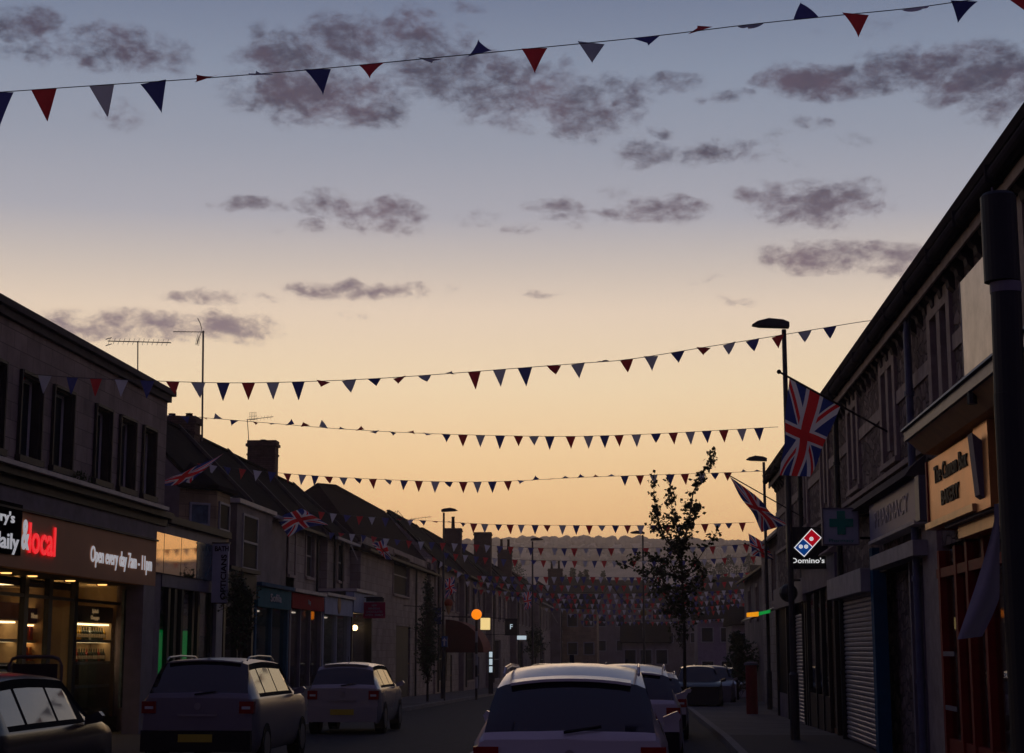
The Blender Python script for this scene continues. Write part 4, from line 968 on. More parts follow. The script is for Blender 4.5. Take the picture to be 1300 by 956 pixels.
for y in posts: box_part('red_post', m_redpaint, s1, XS - .06, XS + .08, y - .07, y + .07, 0, 2.928)
box_part('transom', m_redpaint, s1, XS - .05, XS + .07, 13, ye1, 2.58, 2.70)
box_part('stall_riser', m_redpaint, s1, XS - .03, XS + .06, 13, ye1, 0, .55)
box_part('shop_window', GLASS, s1, XS + .02, XS + .03, 13, ye1, .551, 2.92)
box_part('interior', mat('dark_shop_interior', (.04, .035, .035), .8, var=.7, scale=2, col2=(.10, .07, .06)), s1, XS + 1.6, XS + 1.7, 13, ye1, 0, 2.92)
for py_ in (1.62, .95): box_part('letter_plate', m_greyp, s1, XS - .075, XS - .062, yx(1217, XS), yx(1203, XS), py_ - .04, py_ + .02)
box_part('pier', m_quoin, s1, XR - .07, XR + .1, ye1 + .05, 24.55, -.1, 3.9)
box_part('alarm_box', mat('alarm_box_grey', (.16, .17, .19), .5), s1, 3.72, XR - .08, yx(1176, 3.75), yx(1176, 3.75) + .35, 3.35, 3.95)
# pale bracketed panel sign above
ps = thing('panel_sign', 'blank pale square panel sign on a bracket above the bakery canopy', 'sign', (3.3, 17, 4.4))
q = MB()
P = [at_x(1220, 350, 3.3), at_x(1258, 322, 3.3), at_x(1259, 465, 3.3), at_x(1223, 492, 3.3)]
yb_a = (P[0].y + P[3].y) / 2; yb_b = (P[1].y + P[2].y) / 2
zt_ = (P[0].z + P[1].z) / 2; zb_ = (P[2].z + P[3].z) / 2
q.box(3.30, 3.36, yb_b, yb_a, zb_, zt_); q.build('sign_panel', mat('weathered_pale_panel', (.56, .51, .47), .45, metal=.4, var=.35, scale=2.5), ps)
q = MB(); q.box(3.295, 3.365, yb_b - .02, yb_a + .02, zb_ - .025, zb_ - .001).box(3.295, 3.365, yb_a + .001, yb_a + .025, zb_, zt_); q.build('sign_frame', m_greyp, ps)
q = MB(); q.tube([(3.36, (yb_a + yb_b) / 2, zb_ - .08), (XR - .05, (yb_a + yb_b) / 2, zb_ - .02)], .03, 6).tube([(3.33, yb_a - .2, zb_ - .02), (3.33, yb_a - .2, zb_ - .2)], .05, 8); q.build('bracket', m_black, ps)
# --- pharmacy
s2 = thing('shop_unit', 'shuttered pharmacy front with a purple fascia', 'shop front', (XR, 28, 0))
XP = 3.78
y20, y21 = yx(1163, XP, 650), yx(1104, XP, 665)
m_pfas = mat('purple_fascia', (.13, .11, .26), .5, var=.2)
box_part('fascia', m_pfas, s2, XP, XR - .01, y20, y21, 3.40, 3.98)
text('lettering', 'PHARMACY', mat('lilac_lettering', (.20, .17, .38), .5), s2, (XP - .012, (y20 + y21) / 2, 3.68), (0, -1, 0), UP, .27, y21 - y20 - 1.3, bold=.0, depth=.003)
q = MB(); q.prism([(XP - .14, 4.0), (XR - .06, 4.0), (XR - .06, 4.3), (XP - .05, 4.12)], 'y', y20, 33.4); q.build('cornice', m_coping, s2)
box_part('fascia_edge', m_ledge, s2, XP - .03, XR - .02, y20, y21, 3.35, 3.398)
box_part('awning_box', m_offwhite, s2, XP - .05, XR - .02, y20 + .1, yx(1107, 3.73), 2.93, 3.14)
box_part('pier', m_bluepaint, s2, XR - .12, XR + .1, yx(1110, 3.88), yx(1110, 3.88) + .35, -.1, 3.34)
box_part('doorway', m_black, s2, XR + .6, XR + .66, y20 + .3, yx(1112, 3.88), -.1, 2.92)
box_part('door_jamb', m_greyp, s2, XR - .05, XR + .6, y20 + 1.9, y20 + 2.02, -.1, 2.92)
box_part('door_head', m_brown, s2, XR - .02, XR + .7, y20, 29.3, 2.921, 2.99)
ysh0, ysh1 = yx(1107, 3.9), yx(1069.5, 3.9)
q = MB(); z = .02; prof_ = []
while z < 2.62:
    q.prism([(3.93, z), (3.905, z + .02), (3.905, z + .06), (3.93, z + .08)], 'y', ysh0, ysh1); z += .085
q.build('roller_shutter', m_shutter, s2)
box_part('shutter_box', m_offwhite, s2, 3.72, XR - .02, ysh0 - .1, ysh1 + .9, 2.63, 3.02)
box_part('shutter_guide', m_black, s2, 3.86, XR, ysh1 + .001, ysh1 + .16, -.1, 2.628)
# green cross sign
gc = thing('pharmacy_cross_sign', 'pale square box sign with a green cross above small writing', 'sign', (3.5, 30, 3.4))
a0, a1 = at_y(1046, 690.5, 30), at_y(1088.5, 646, 30)
q = MB(); q.box(a0.x, a1.x, 30, 30.16, a0.z, a1.z); q.build('sign_panel', mat('cross_sign_face', (.50, .56, .60), .5, var=.1), gc)
q = MB()
for (u0, u1, v0, v1) in ((a0.x - .02, a1.x + .02, a1.z, a1.z + .02), (a0.x - .02, a1.x + .02, a0.z - .02, a0.z), (a0.x - .02, a0.x, a0.z, a1.z), (a1.x, a1.x + .02, a0.z, a1.z)): q.box(u0, u1, 29.985, 30.175, v0, v1)
q.build('sign_frame', m_greyp, gc)
cx_, cz_ = (a0.x + a1.x) / 2 + .01, (a0.z + a1.z) / 2 + .06; t, r_ = .07, .20
q = MB(); q.prism([(cx_ - t, cz_ - r_), (cx_ + t, cz_ - r_), (cx_ + t, cz_ - t), (cx_ + r_, cz_ - t), (cx_ + r_, cz_ + t), (cx_ + t, cz_ + t), (cx_ + t, cz_ + r_), (cx_ - t, cz_ + r_), (cx_ - t, cz_ + t), (cx_ - r_, cz_ + t), (cx_ - r_, cz_ - t), (cx_ - t, cz_ - t)], 'y', 29.985, 29.998)
m_gcross = mat('green_cross', (.01, .34, .22), .5, var=.1)
q.build('cross', m_gcross, gc)
text('lettering', 'Pharmacy', m_gcross, gc, (cx_ - .01, 29.99, a0.z + .055), (1, 0, 0), UP, .055, .42, depth=.004)
q = MB(); q.tube([(a1.x, 30.08, a1.z - .1), (XR, 30.08, a1.z - .1)], .025, 6).tube([(a1.x, 30.08, a0.z + .1), (XR, 30.08, a0.z + .1)], .025, 6); q.build('bracket', m_black, gc)
# pizza shop sign
ds = thing('pizza_shop_sign', 'black square lit sign with a red and blue tile emblem', 'sign', (3.5, 36, 3.4))
a0, a1 = at_y(1000, 722, 36), at_y(1050, 669, 36)
q = MB(); q.box(a0.x, a1.x, 36, 36.18, a0.z, a1.z); q.build('sign_panel', m_black, ds)
cx_, cz_ = at_y(1025.5, 689, 36).x, at_y(1025.5, 689, 36).z
ks = 36 / 2200
def tile(x0, x1, z0, z1, m, yy, nm):
    ang = math.atan2(17, 14)   # long axis up to the right
    c_, s_ = math.cos(R(47)), math.sin(R(47))
    pts = [(x0, z0), (x1, z0), (x1, z1), (x0, z1)]
    q = MB(); q.prism([(cx_ + ks * (a * c_ - b2 * s_), cz_ + ks * (a * s_ + b2 * c_)) for a, b2 in pts], 'y', yy, yy - .008); q.build(nm, m, ds)
m_dw = mat('sign_white', (.9, .9, .9), .5, emit=(1, 1, 1), estr=.55); m_dr = mat('sign_red', (.6, .02, .02), .5, emit=(.9, .0, .02), estr=.32); m_db = mat('sign_blue', (.02, .12, .4), .5, emit=(.0, .08, .42), estr=.35)
tile(-16.5, 16.5, -8.6, 8.6, m_dw, 35.999, 'emblem_border')
tile(.6, 15.3, -7.4, 7.4, m_dr, 35.99, 'emblem_red_half'); tile(-15.3, -.6, -7.4, 7.4, m_db, 35.99, 'emblem_blue_half')
for (u, v) in ((1030, 684.2), (1016.5, 694), (1023.3, 694)):
    c = at_y(u, v, 36); q = MB(); q.tube([(c.x, 35.981, c.z), (c.x, 35.972, c.z)], [.042, .042], 16); q.build('emblem_dot', m_dw, ds)
text('lettering', "Domino's", m_dw, ds, (at_y(1025.5, 712, 36).x, 35.99, at_y(1025.5, 712, 36).z), (1, 0, 0), UP, .105, 41 * ks, bold=.0025, depth=.004)
q = MB(); q.tube([(a1.x, 36.09, a1.z - .15), (XR, 36.09, a1.z - .15)], .025, 6).tube([(a1.x, 36.09, a0.z + .15), (XR, 36.09, a0.z + .15)], .025, 6); q.build('bracket', m_black, ds)
# --- shops further along
s3 = thing('shop_unit', 'dark shop front with a brown door beneath the black lit sign', 'shop front', (XR, 38, 0))
y30, y31 = 34.5, 41.5
box_part('fascia', m_purple, s3, 3.82, XR - .01, y30, y31, 2.95, 3.55)
q = MB(); q.prism([(3.66, 3.551), (XR - .06, 3.551), (XR - .06, 3.75), (3.7, 3.6)], 'y', y30, y31); q.build('cornice', m_quoin, s3)
for p in (34.6, 35.6, 36.9, 38.2, 39.6, 41.4): box_part('post', m_brown if p < 37 else m_black, s3, 3.9, XR + .02, p - .07, p + .07, -.2, 2.949)
box_part('stall_riser', m_brown, s3, 3.93, XR, 36.9, y31, -.2, .7)
box_part('shop_window', GLASS, s3, 3.95, 3.96, y30 + .1, y31, .1, 2.949)
box_part('interior', mat('dark_shop_interior', (.04, .035, .035)), s3, XR + 1.2, XR + 1.25, y30, y31, -.2, 2.95)
box_part('door', mat('orange_brown_door', (.28, .11, .03), .5, var=.3), s3, 3.97, 3.99, 35.68, 36.8, -.1, 2.3)
s4 = thing('shop_unit', 'narrow shuttered shop front with a projecting lantern', 'shop front', (XR, 46, 0))
box_part('fascia', m_greyp, s4, 3.84, XR - .01, 41.6, 50.6, 2.8, 3.35)
q = MB(); z = gz_(45)
while z < 2.45:
    q.prism([(3.95, z), (3.925, z + .02), (3.925, z + .06), (3.95, z + .08)], 'y', 42.4, 44.6); z += .085
q.build('roller_shutter', m_shutter, s4)
for p in (41.7, 42.3, 44.7, 47, 50.5): box_part('pilaster', m_black, s4, 3.88, XR + .02, p - .1, p + .1, -.3, 2.799)
box_part('shop_window', m_pane, s4, 3.95, 3.96, 44.8, 50.4, .5, 2.799)
box_part('stall_riser', m_purple, s4, 3.94, XR, 44.8, 50.4, -.3, .499)
q = MB(); q.sphere((3.55, 42.0, 3.0), .22, 10, 8).tube([(3.55, 42.0, 3.2), (3.7, 42.0, 3.3), (XR, 42.0, 3.3)], .03, 6); q.build('lantern', m_black, s4)

# second building on this side
E = house('plain lower building beyond the rubble-stone terrace', 4.6, 53.5, 66, 5.4, 8.5, 7.4, [(56, 57.1, 3.3, 4.8), (59.5, 60.6, 3.3, 4.8), (63, 64.1, 3.3, 4.8)], m_cream, m_slate, s=-1, xback=12)
E2 = house('low shop building with the green and orange lit sign', 5.0, 66, 84, 4.9, 9, 6.8, [(69, 70.2, 3.0, 4.3), (74, 75.2, 3.0, 4.3), (79, 80.2, 3.0, 4.3)], m_render2, m_tile, s=-1, xback=13)
fs = thing('shop_awning', 'dark awning with a glowing orange and green name strip', 'awning', (4.5, 60, 2.4))
a0, a1 = at_y(945, 789, 58), at_y(982, 771, 58)
q = MB(); q.prism([(3.45, a0.z), (4.58, a0.z + .45), (4.58, a0.z + .53), (3.45, a0.z + .06)], 'y', 55, 60); q.build('canopy', m_black, fs)
def slanted(pa, pb_, ya0, ya1, yb0, yb1, Y, m):
    v = [at_y(pa, ya1, Y), at_y(pb_, yb1, Y), at_y(pb_, yb0, Y), at_y(pa, ya0, Y)]
    q = MB(); q.add([tuple(p) for p in v] + [(p.x, p.y + .05, p.z) for p in v], [(0, 1, 2, 3), (7, 6, 5, 4), (0, 4, 5, 1), (1, 5, 6, 2), (2, 6, 7, 3), (3, 7, 4, 0)]); return q.build('lit_strip', m, fs)
slanted(948, 963, 778, 783.5, 776.5, 782.5, 54.9, mat('lit_orange_strip', (1, .4, 0), .5, emit=(1, .36, .01), estr=.75))
slanted(963, 978, 777, 781.5, 774, 778, 54.9, mat('lit_green_strip', (0, .4, .1), .5, emit=(.01, .40, .06), estr=.55))
# postbox
pbx = thing('post_box', 'red cylindrical pillar box with a pale cap on the pavement', 'post box', (at_y(953.5, 850, 52).x, 52, gz_(52)))
c = at_y(953.5, 840, 52); zt_ = c.z
q = MB(); q.tube([(c.x, 52, gz_(52)), (c.x, 52, zt_ - .1)], .17, 14); q.build('body', mat('post_box_red', (.25, .012, .015), .5), pbx)
q = MB(); q.tube([(c.x, 52, zt_ - .1), (c.x, 52, zt_ - .03), (c.x, 52, zt_)], [.21, .20, .08], 14); q.build('cap', m_greyp, pbx)

# far houses closing the view
FG = None
def far_house(px0, px1, ytop, yeave, Y, wallm, roofm, label, gable=False, nwin=3, rows=2, d=9):
    a, c = at_y(px0, VPY, Y), at_y(px1, VPY, Y); zt = at_y(px0, ytop, Y).z; ze = at_y(px0, yeave, Y).z; zb = -2.2
    h = thing('house', label, 'house', ((a.x + c.x) / 2, Y, zb), FG)
    q = MB(); q.box(a.x, c.x, Y, Y + d, zb, ze)
    if gable: q.prism([(a.x, ze), (c.x, ze), ((a.x + c.x) / 2, zt - .1)], 'y', Y, Y + d)
    q.build('wall', wallm, h)
    q = MB()
    if gable:
        m_ = (a.x + c.x) / 2; q.prism([(a.x - .3, ze - .2), (m_, zt), (m_, zt + .15), (a.x - .3, ze - .02)], 'y', Y - .3, Y + d); q.prism([(m_, zt), (c.x + .3, ze - .2), (c.x + .3, ze - .02), (m_, zt + .15)], 'y', Y - .3, Y + d)
    else:
        q.prism([(Y - .3, ze), (Y + d / 2, zt), (Y + d + .3, ze), (Y + d + .3, ze - .1), (Y - .3, ze - .1)], 'x', a.x - .2, c.x + .2)
    r_ = q.build('roof', roofm, h)
    w = (c.x - a.x)
    for j in range(rows):
        for k in range(nwin):
            x = a.x + w * (k + .5) / nwin; z = ze - 1.9 - j * 2.8
            if z < zb + .8: continue
            q = MB(); q.box(x - .55, x + .55, Y - .05, Y - .002, z, z + 1.3); f = q.build('window', m_offwhite, h)
            q = MB(); q.box(x - .46, x + .46, Y - .06, Y - .051, z + .08, z + 1.22); q.build('pane', m_pane, f)
    return h
far_house(696, 758, 752, 772, 178, m_tan, m_slate, 'brown stone corner building with a flower-box window closing the street', nwin=3)
far_house(752, 800, 742, 775, 205, m_render2, m_tile, 'gabled house behind the brown corner building', gable=True, nwin=2)
far_house(700, 765, 734, 752, 240, m_render2, m_slate, 'wide slate-roofed house above the brown corner building', nwin=5)
far_house(765, 830, 735, 756, 250, m_render, m_slate, 'long dark-roofed house left of the young maple, beneath the hill'.replace('left of', 'beside'), nwin=5)
far_house(790, 850, 790, 815, 150, m_render2, m_slate, 'low grey house with its roof beneath the unlit globe beacon', nwin=3, rows=1)
far_house(826, 890, 745, 768, 220, m_render2, m_slate, 'house hidden behind the crown of the young maple', nwin=4)
far_house(886, 935, 762, 787, 150, mat('lilac_render', (.30, .24, .29), .8), m_slate, 'lilac rendered house with tall plain front', nwin=2)
far_house(880, 975, 731, 752, 230, m_render, m_tile, 'broad dark house beyond the lilac one', nwin=6)
far_house(930, 985, 768, 792, 125, m_render2, m_slate, 'grey house between the lilac house and the awning shop', nwin=3)
far_house(640, 705, 742, 765, 226, m_render, m_slate, 'house just visible over the end of the sunset-side terrace', nwin=4)
far_house(960, 1060, 715, 740, 200, m_render, m_slate, 'tall house hidden behind the rubble-stone terrace end', nwin=5)
# flower box and window on the brown corner building
fb = thing('flower_box', 'window box of pink flowers on the brown corner building', 'window box', tuple(at_y(719, 766, 177.5)))
a0, a1 = at_y(710, 765.5, 177.5), at_y(730, 762, 177.5)
q = MB(); q.box(a0.x, a1.x, 177.2, 177.6, a0.z, a1.z); q.build('box', m_brown, fb)
q = MB()
for i in range(46):
    q.sphere((rnd.uniform(a0.x, a1.x), rnd.uniform(177.1, 177.5), a1.z + rnd.uniform(0, .45)), rnd.uniform(.06, .13), 5, 4)
q.build('flowers', mat('pink_flowers', (.45, .12, .28), .7, var=.5, scale=9), fb)

# ================================================================== CARS
def make_car(kind, paint, label):
    """car with its tail at y=0, nose at +y, standing on z=0"""
    L_ = {'estate': 4.6, 'suv': 4.5, 'hatch': 4.0}[kind]; H = {'estate': 1.46, 'suv': 1.60, 'hatch': 1.44}[kind]; Wd = {'estate': .88, 'suv': .90, 'hatch': .83}[kind]
    belt = {'estate': .93, 'suv': 1.02, 'hatch': .92}[kind]; hood = {'estate': .92, 'suv': 1.02, 'hatch': .93}[kind]
    rt = {'estate': .42, 'suv': .40, 'hatch': .34}[kind]     # run of the tailgate slope
    ws0, ws1 = L_ * .60, L_ * .74                            # windscreen top / foot
    dr = .12 if kind == 'estate' else .05
    def top(y):
        if y < rt: return belt + (H - dr - belt) * (y / rt) ** .75
        if y < ws0:
            t = (y - rt) / (ws0 - rt); return H - dr * (1 - math.sin(min(1, t * (2.2 if dr > .1 else 1.6)) * math.pi / 2)) - .05 * t * t
        if y < ws1:
            t = (y - ws0) / (ws1 - ws0); return (H - .05) + (hood + .02 - H + .05) * (t ** 1.15)
        t = (y - ws1) / (L_ - ws1); return hood + .02 - .22 * t ** 2
    def width(y):
        t = y / L_; e = min(1, (t / .06 + .05)) if t < .06 else 1
        e2 = 1 if t < .86 else 1 - ((t - .86) / .14) ** 2 * .2
        return Wd * (.93 + .07 * e) * e2
    st = [0, .03, .09, .17, .27, rt, rt + .07, .62, .9, .98, 1.05, 1.4, 1.75, 1.83, 1.9, 2.2, 2.45, ws0, ws0 + .08, ws0 + .3, ws0 + .5, ws1, ws1 + .1, L_ * .82, L_ * .9, L_ * .96, L_ - .05, L_]
    st = sorted(set(round(s_, 3) for s_ in st))
    # ring from sill to roof centre
    NR = 16
    def ring(y):
        w = width(y); zt = top(y); gb = belt if y < ws0 else belt + (hood - belt) * min(1, (y - ws0) / (ws1 - ws0))
        gb = min(gb, zt - .02) if zt > .5 else zt
        gh = max(0, zt - gb)
        tum = .20 * gh / (H - belt)
        rw = w - tum - .02
        low = .24 if 0 else .22
        pts = [(w * .90, low), (w * .97, .32), (w, .46), (w * 1.0, .62), (w * .99, .78), (w * .975, gb - .03), (w * .95, gb)]
        for t in (.12, .5, .86): pts.append((w * .95 + (rw * .92 - w * .95) * t, gb + (gh - .085 * min(1, gh / .3)) * t))
        kk = min(1, gh / .3); pts += [(rw * .95, zt - .062 * kk), (rw * .84, zt - .036 * kk), (rw * .62, zt - .016 * kk), (rw * .34, zt - .001), (0, zt + .006)]
        if y < .1: pts = [(a, z) if z > .5 or y > .05 else (a, z + .06) for a, z in pts]
        return pts
    rings = [ring(y) for y in st]; n = len(rings[0])
    body = MB(); parts = {}
    def dest(i, j):     # which part does cell (station i, ring j) belong to
        ym = (st[i] + st[i + 1]) / 2
        if 7 <= j <= 8 and rt + .05 < ym < ws0 + .30 * (ws1 - ws0):
            if .9 <= ym <= .98 or 1.83 <= ym <= 1.9: return 'pillar'
            return 'side_window'
        if 6 <= j <= 9 and rt + .05 < ym < ws0 + .36 * (ws1 - ws0): return 'pillar'
        if j >= 10 and ym < rt - .05 and ym > .05: return 'rear_window'
        if j >= 10 and ws0 + .05 < ym < ws1: return 'windscreen'
        return 'body'
    meshes = {}
    for sgn in (1, -1):
        for i in range(len(st) - 1):
            for j in range(n - 1):
                k = dest(i, j); kk = k
                if k == 'side_window': kk = k + (str(sgn)) + ('a' if (st[i] + st[i + 1]) / 2 < .94 else 'b' if (st[i] + st[i + 1]) / 2 < 1.86 else 'c')
                if k == 'pillar': kk = 'pillar' + str(sgn)
                mb = meshes.setdefault(kk, MB())
                q = [(sgn * rings[i][j][0], st[i], rings[i][j][1]), (sgn * rings[i + 1][j][0], st[i + 1], rings[i + 1][j][1]),
                     (sgn * rings[i + 1][j + 1][0], st[i + 1], rings[i + 1][j + 1][1]), (sgn * rings[i][j + 1][0], st[i], rings[i][j + 1][1])]
                mb.quad(*(q if sgn > 0 else q[::-1]))
        for e, yy in ((0, st[0]), (len(st) - 1, st[-1])):
            r_ = rings[e]; mb = meshes.setdefault('body', MB())
            for j in range(n - 1):
                mb.quad((0, yy, r_[j][1]), (sgn * r_[j][0], yy, r_[j][1]), (sgn * r_[j + 1][0], yy, r_[j + 1][1]), (0, yy, r_[j + 1][1]))
    root = thing('parked_car', label, 'car')
    for k, mb in meshes.items():
        nm = 'side_window' if k.startswith('side') else 'window_trim' if k.startswith('pillar') else k
        o = mb.build(nm, paint if nm == 'body' else m_trim if nm == 'window_trim' else m_carglass, root, smooth=True)
        if nm == 'body':
            import bmesh as bmm
            bm = bmm.new(); bm.from_mesh(o.data); bmm.ops.remove_doubles(bm, verts=bm.verts, dist=.001)
            for ed in bm.edges:
                if len(ed.link_faces) == 2 and ed.calc_face_angle(0) > R(38): ed.smooth = False
            bm.to_mesh(o.data); bm.free()
    # details
    q = MB(); q.box(-Wd + .06, Wd - .06, -.10, .02, .26, .56); q.build('rear_bumper', m_plastic if kind != 'hatch' else paint, root)
    q = MB(); q.box(-.26, .26, -.115, -.101, .60 - .2, .51); q.build('number_plate', m_plate, root)
    for s_ in (-1, 1):
        q = MB(); q.box(s_ * (Wd - .26), s_ * (Wd - .04), -.02, .12, belt - .22, belt - .05); tl = q.build('tail_lamp', m_tail, root)
        q = MB(); q.box(s_ * (Wd - .22), s_ * (Wd - .09), -.026, -.0202, belt - .16, belt - .12); q.build('lens', m_plate_w, tl)
        q = MB(); q.prism([(s_ * (Wd - .02), belt - .02), (s_ * (Wd + .14), belt + .01), (s_ * (Wd + .17), belt + .07), (s_ * (Wd + .13), belt + .11), (s_ * (Wd - .02), belt + .06)], 'y', ws1 - .35, ws1 - .25); mr_ = q.build('wing_mirror', paint, root)
        for yy in (.78, L_ - .85):
            q = MB(); q.tube([(s_ * (Wd - .20), yy, .32), (s_ * (Wd + .01), yy, .32)], .32, 20); wh = q.build('wheel', m_tyre, root)
            q = MB(); q.tube([(s_ * (Wd - .0), yy, .32), (s_ * (Wd + .018), yy, .32)], .20, 16); q.build('rim', m_rim, wh)
        if kind in ('estate', 'suv'):
            rw = Wd - .27
            q = MB(); zr = H - (.03 if kind == 'suv' else .065)
            q.tube([(s_ * rw, .5, zr - .02), (s_ * rw, .62, zr + .025), (s_ * rw, 1.3, zr + .045), (s_ * rw, 2.2, zr + .03), (s_ * rw, 2.45, zr - .03)], .014, 6); q.build('roof_rail', paint, root)
    q = MB()
    for k in range(8):
        xa, xc = -Wd + .34 + (2 * Wd - .68) * k / 8, -Wd + .34 + (2 * Wd - .68) * (k + 1) / 8
        f = lambda x: -.055 * (abs(x) / (Wd - .2)) ** 2.2
        za, zc = H - dr + f(xa), H - dr + f(xc); ya_, yb_, hh = rt - .07, rt + .14, .03
        q.add([(xa, ya_, za - .01), (xc, ya_, zc - .01), (xc, yb_, zc), (xa, yb_, za), (xa, ya_, za - .01 + .02), (xc, ya_, zc + .01), (xc, yb_, zc + hh), (xa, yb_, za + hh)],
              [(0, 1, 2, 3), (4, 7, 6, 5), (0, 4, 5, 1), (2, 6, 7, 3)] + ([(0, 3, 7, 4)] if k == 0 else []) + ([(1, 5, 6, 2)] if k == 7 else []))
    q.build('spoiler', paint, root)
    q = MB()
    if kind == 'hatch': q.tube([(0, .75, H - .01), (0, .62, H + .10)], .008, 5)
    else: q.prism([(.55, H + .0), (.72, H + .0), (.60, H + .06)], 'x', -.02, .02)
    q.build('aerial', m_plastic, root)
    q = MB(); q.tube([(0, -.004, belt - .12), (0, -.02, belt - .12)], .05, 16); q.build('badge', m_rim, root)
    q = MB(); q.box(-.30, .30, -.03, -.001, belt - .26, belt - .235); q.build('boot_handle', m_rim, root)
    q = MB(); q.tube([(-.05, -.02, belt + .05), (.28, -.0, belt + .09)], .012, 5); q.build('rear_wiper', m_plastic, root)
    return root
def ground_car(c, H, ztop):
    g_ = gz_(c.location.y + 2) - .125; c.location.z = g_; c.scale.z = (ztop - g_) / H
def place_car(c, x, y, rz=0): c.location = (x, y, gz_(y) - .12); c.rotation_euler = (0, 0, R(rz)); return c
wc = make_car('estate', m_white_car, 'silver-white estate car with roof rails in the middle of the road')
wc.location = (at_y(727, 840, 15.2).x, 14.4, 1.65 - 14 * 15.2 / 2200 - 1.46 - .005); 
sv = make_car('suv', m_grey_car, 'grey tall car with bowed roof rails parked by the opticians')
sv.location = (at_y(265, 840, 27).x, 26.4, at_y(265, 834, 27).z - 1.60)
bc = make_car('hatch', m_black_car, 'black hatchback with a short roof aerial outside the convenience shop')
bc.location = (-6.75, 16.0, at_y(60, 851, 17).z - 1.44)
pc = make_car('hatch', m_blue_car, 'pale small hatchback parked below the crimson sign')
pc.location = (at_y(440, 840, 39).x, 38.6, at_y(440, 840, 39).z - 1.44)
wc.scale.x = .93; ground_car(wc, 1.466, 1.65 - 14 * 15.2 / 2200); ground_car(sv, 1.60, at_y(265, 834, 27).z); ground_car(bc, 1.44, at_y(60, 851, 17).z); ground_car(pc, 1.44, at_y(440, 840, 39).z)
# far cars, copies
spots = [(888, 845, 62, m_black_car, 'dark car facing the viewer behind the maple trunk', 180), (904, 845, 70, m_grey_car, 'grey car next to the pillar box', 180), (930, 848, 80, m_white_car, 'pale car far along by the awning shop', 180),
         (822, 852, 36, m_white_car, 'pale car ahead of the silver-white estate', 0), (795, 843, 26, m_white_car, 'pale estate directly in front of the silver-white one', 0),
         (745, 842, 60, m_grey_car, 'grey car beyond the leading pale cars', 0), (690, 842, 84, m_black_car, 'dark car by the terrace end', 0)]
for (px, py, Y, m_, lab, rz) in spots:
    src = wc if m_ is m_white_car else (sv if m_ is m_grey_car else bc)
    c = copy_tree(src); c['label'] = lab
    p = at_y(px, py, Y); hgt = 1.46 if m_ is m_white_car else (1.6 if m_ is m_grey_car else 1.44)
    c.location = (p.x, Y + (4.2 if rz else 0), p.z - hgt); c.rotation_euler = (0, 0, R(rz)); ground_car(c, hgt, p.z)

# ================================================================== TREES
def leaf_quad(b, c, r_, rg):
    d = Vector((rg.gauss(0, 1), rg.gauss(0, 1), rg.gauss(-.3, .8))).normalized(); u = d.cross(Vector((rg.gauss(0, 1), rg.gauss(0, 1), rg.gauss(0, 1)))).normalized()
    w = r_ * rg.uniform(.32, .5); l_ = r_ * rg.uniform(.8, 1.3)
    nn = d.cross(u) * w * .25
    b.add([c, c + d * l_ * .45 + u * w + nn, c + d * l_, c + d * l_ * .45 - u * w + nn], [(0, 1, 2), (0, 2, 3)])
def branchy(rg, name, label, base, stems, trunk_r, leafm, leaf_r, dens, clumps=(), cat='tree', spread=.22, open_trunk=None, grp=None, barkm=None):
    """stems: polylines in world; leaves scattered round side twigs"""
    t = thing(name, label, cat, base, grp)
    q = MB(); tw = MB(); lf = MB()
    for (pts, r0, leaf_from) in stems:
        P = [Vector(p) for p in pts]; nseg = len(P)
        q.tube(P, [max(.008, r0 * (1 - .85 * i / (nseg - 1))) for i in range(nseg)], 7)
        tot = sum((P[i + 1] - P[i]).length for i in range(nseg - 1)); k = 0
        steps = int(tot / .07)
        for s_ in range(steps):
            u = s_ / steps
            if u < leaf_from: continue
            x = u * (nseg - 1); i = min(int(x), nseg - 2); c = P[i].lerp(P[i + 1], x - i)
            # a twig
            ln = spread * rg.uniform(.4, 1.3) * (1 - .45 * u)
            d = Vector((rg.gauss(0, 1), rg.gauss(0, 1), rg.uniform(.0, .9))).normalized()
            e = c + d * ln
            tw.tube([c, e], [.006, .003], 3, cap=False)
            for _ in range(dens):
                a = c.lerp(e, rg.uniform(.2, 1)); leaf_quad(lf, a + Vector((rg.gauss(0, .03), rg.gauss(0, .03), rg.gauss(0, .03))), leaf_r, rg)
    samples = []
    for (pts, r0, leaf_from) in stems:
        for a_, b_ in zip(pts[:-1], pts[1:]):
            for k_ in range(8): samples.append(Vector(a_).lerp(Vector(b_), k_ / 8))
    for (c, r_, nl) in clumps:
        c = Vector(c); near = sorted(samples, key=lambda p: (p - c).length + max(0, p.z - c.z) * 2)[:6]
        per = 8
        for _ in range(max(3, int(nl * 1.15 / per))):
            d = Vector((rg.gauss(0, 1), rg.gauss(0, 1), rg.gauss(.1, 1))).normalized() * r_ * rg.uniform(.35, 1.12)
            e = c + d; a0_ = rg.choice(near); mid = a0_.lerp(e, .55) + Vector((0, 0, -.04))
            tw.tube([a0_, mid, e], [.011, .008, .003], 4, cap=False)
            for _k in range(per):
                f_ = rg.uniform(.25, 1.02); pz = (a0_.lerp(mid, f_ * 2) if f_ < .5 else mid.lerp(e, (f_ - .5) * 2))
                leaf_quad(lf, pz + Vector((rg.gauss(0, .035), rg.gauss(0, .035), rg.gauss(-.01, .03))), leaf_r * rg.uniform(.7, 1.1), rg)
    q.build('trunk', barkm or m_bark, t, smooth=True)
    tw.build('twigs', barkm or m_bark, t); lf.build('crown', leafm, t)
    return t
Yt = 47
def tp(px, py, dy=0): return tuple(at_y(px, py, Yt + dy))
bx_ = at_y(869, 860, Yt).x
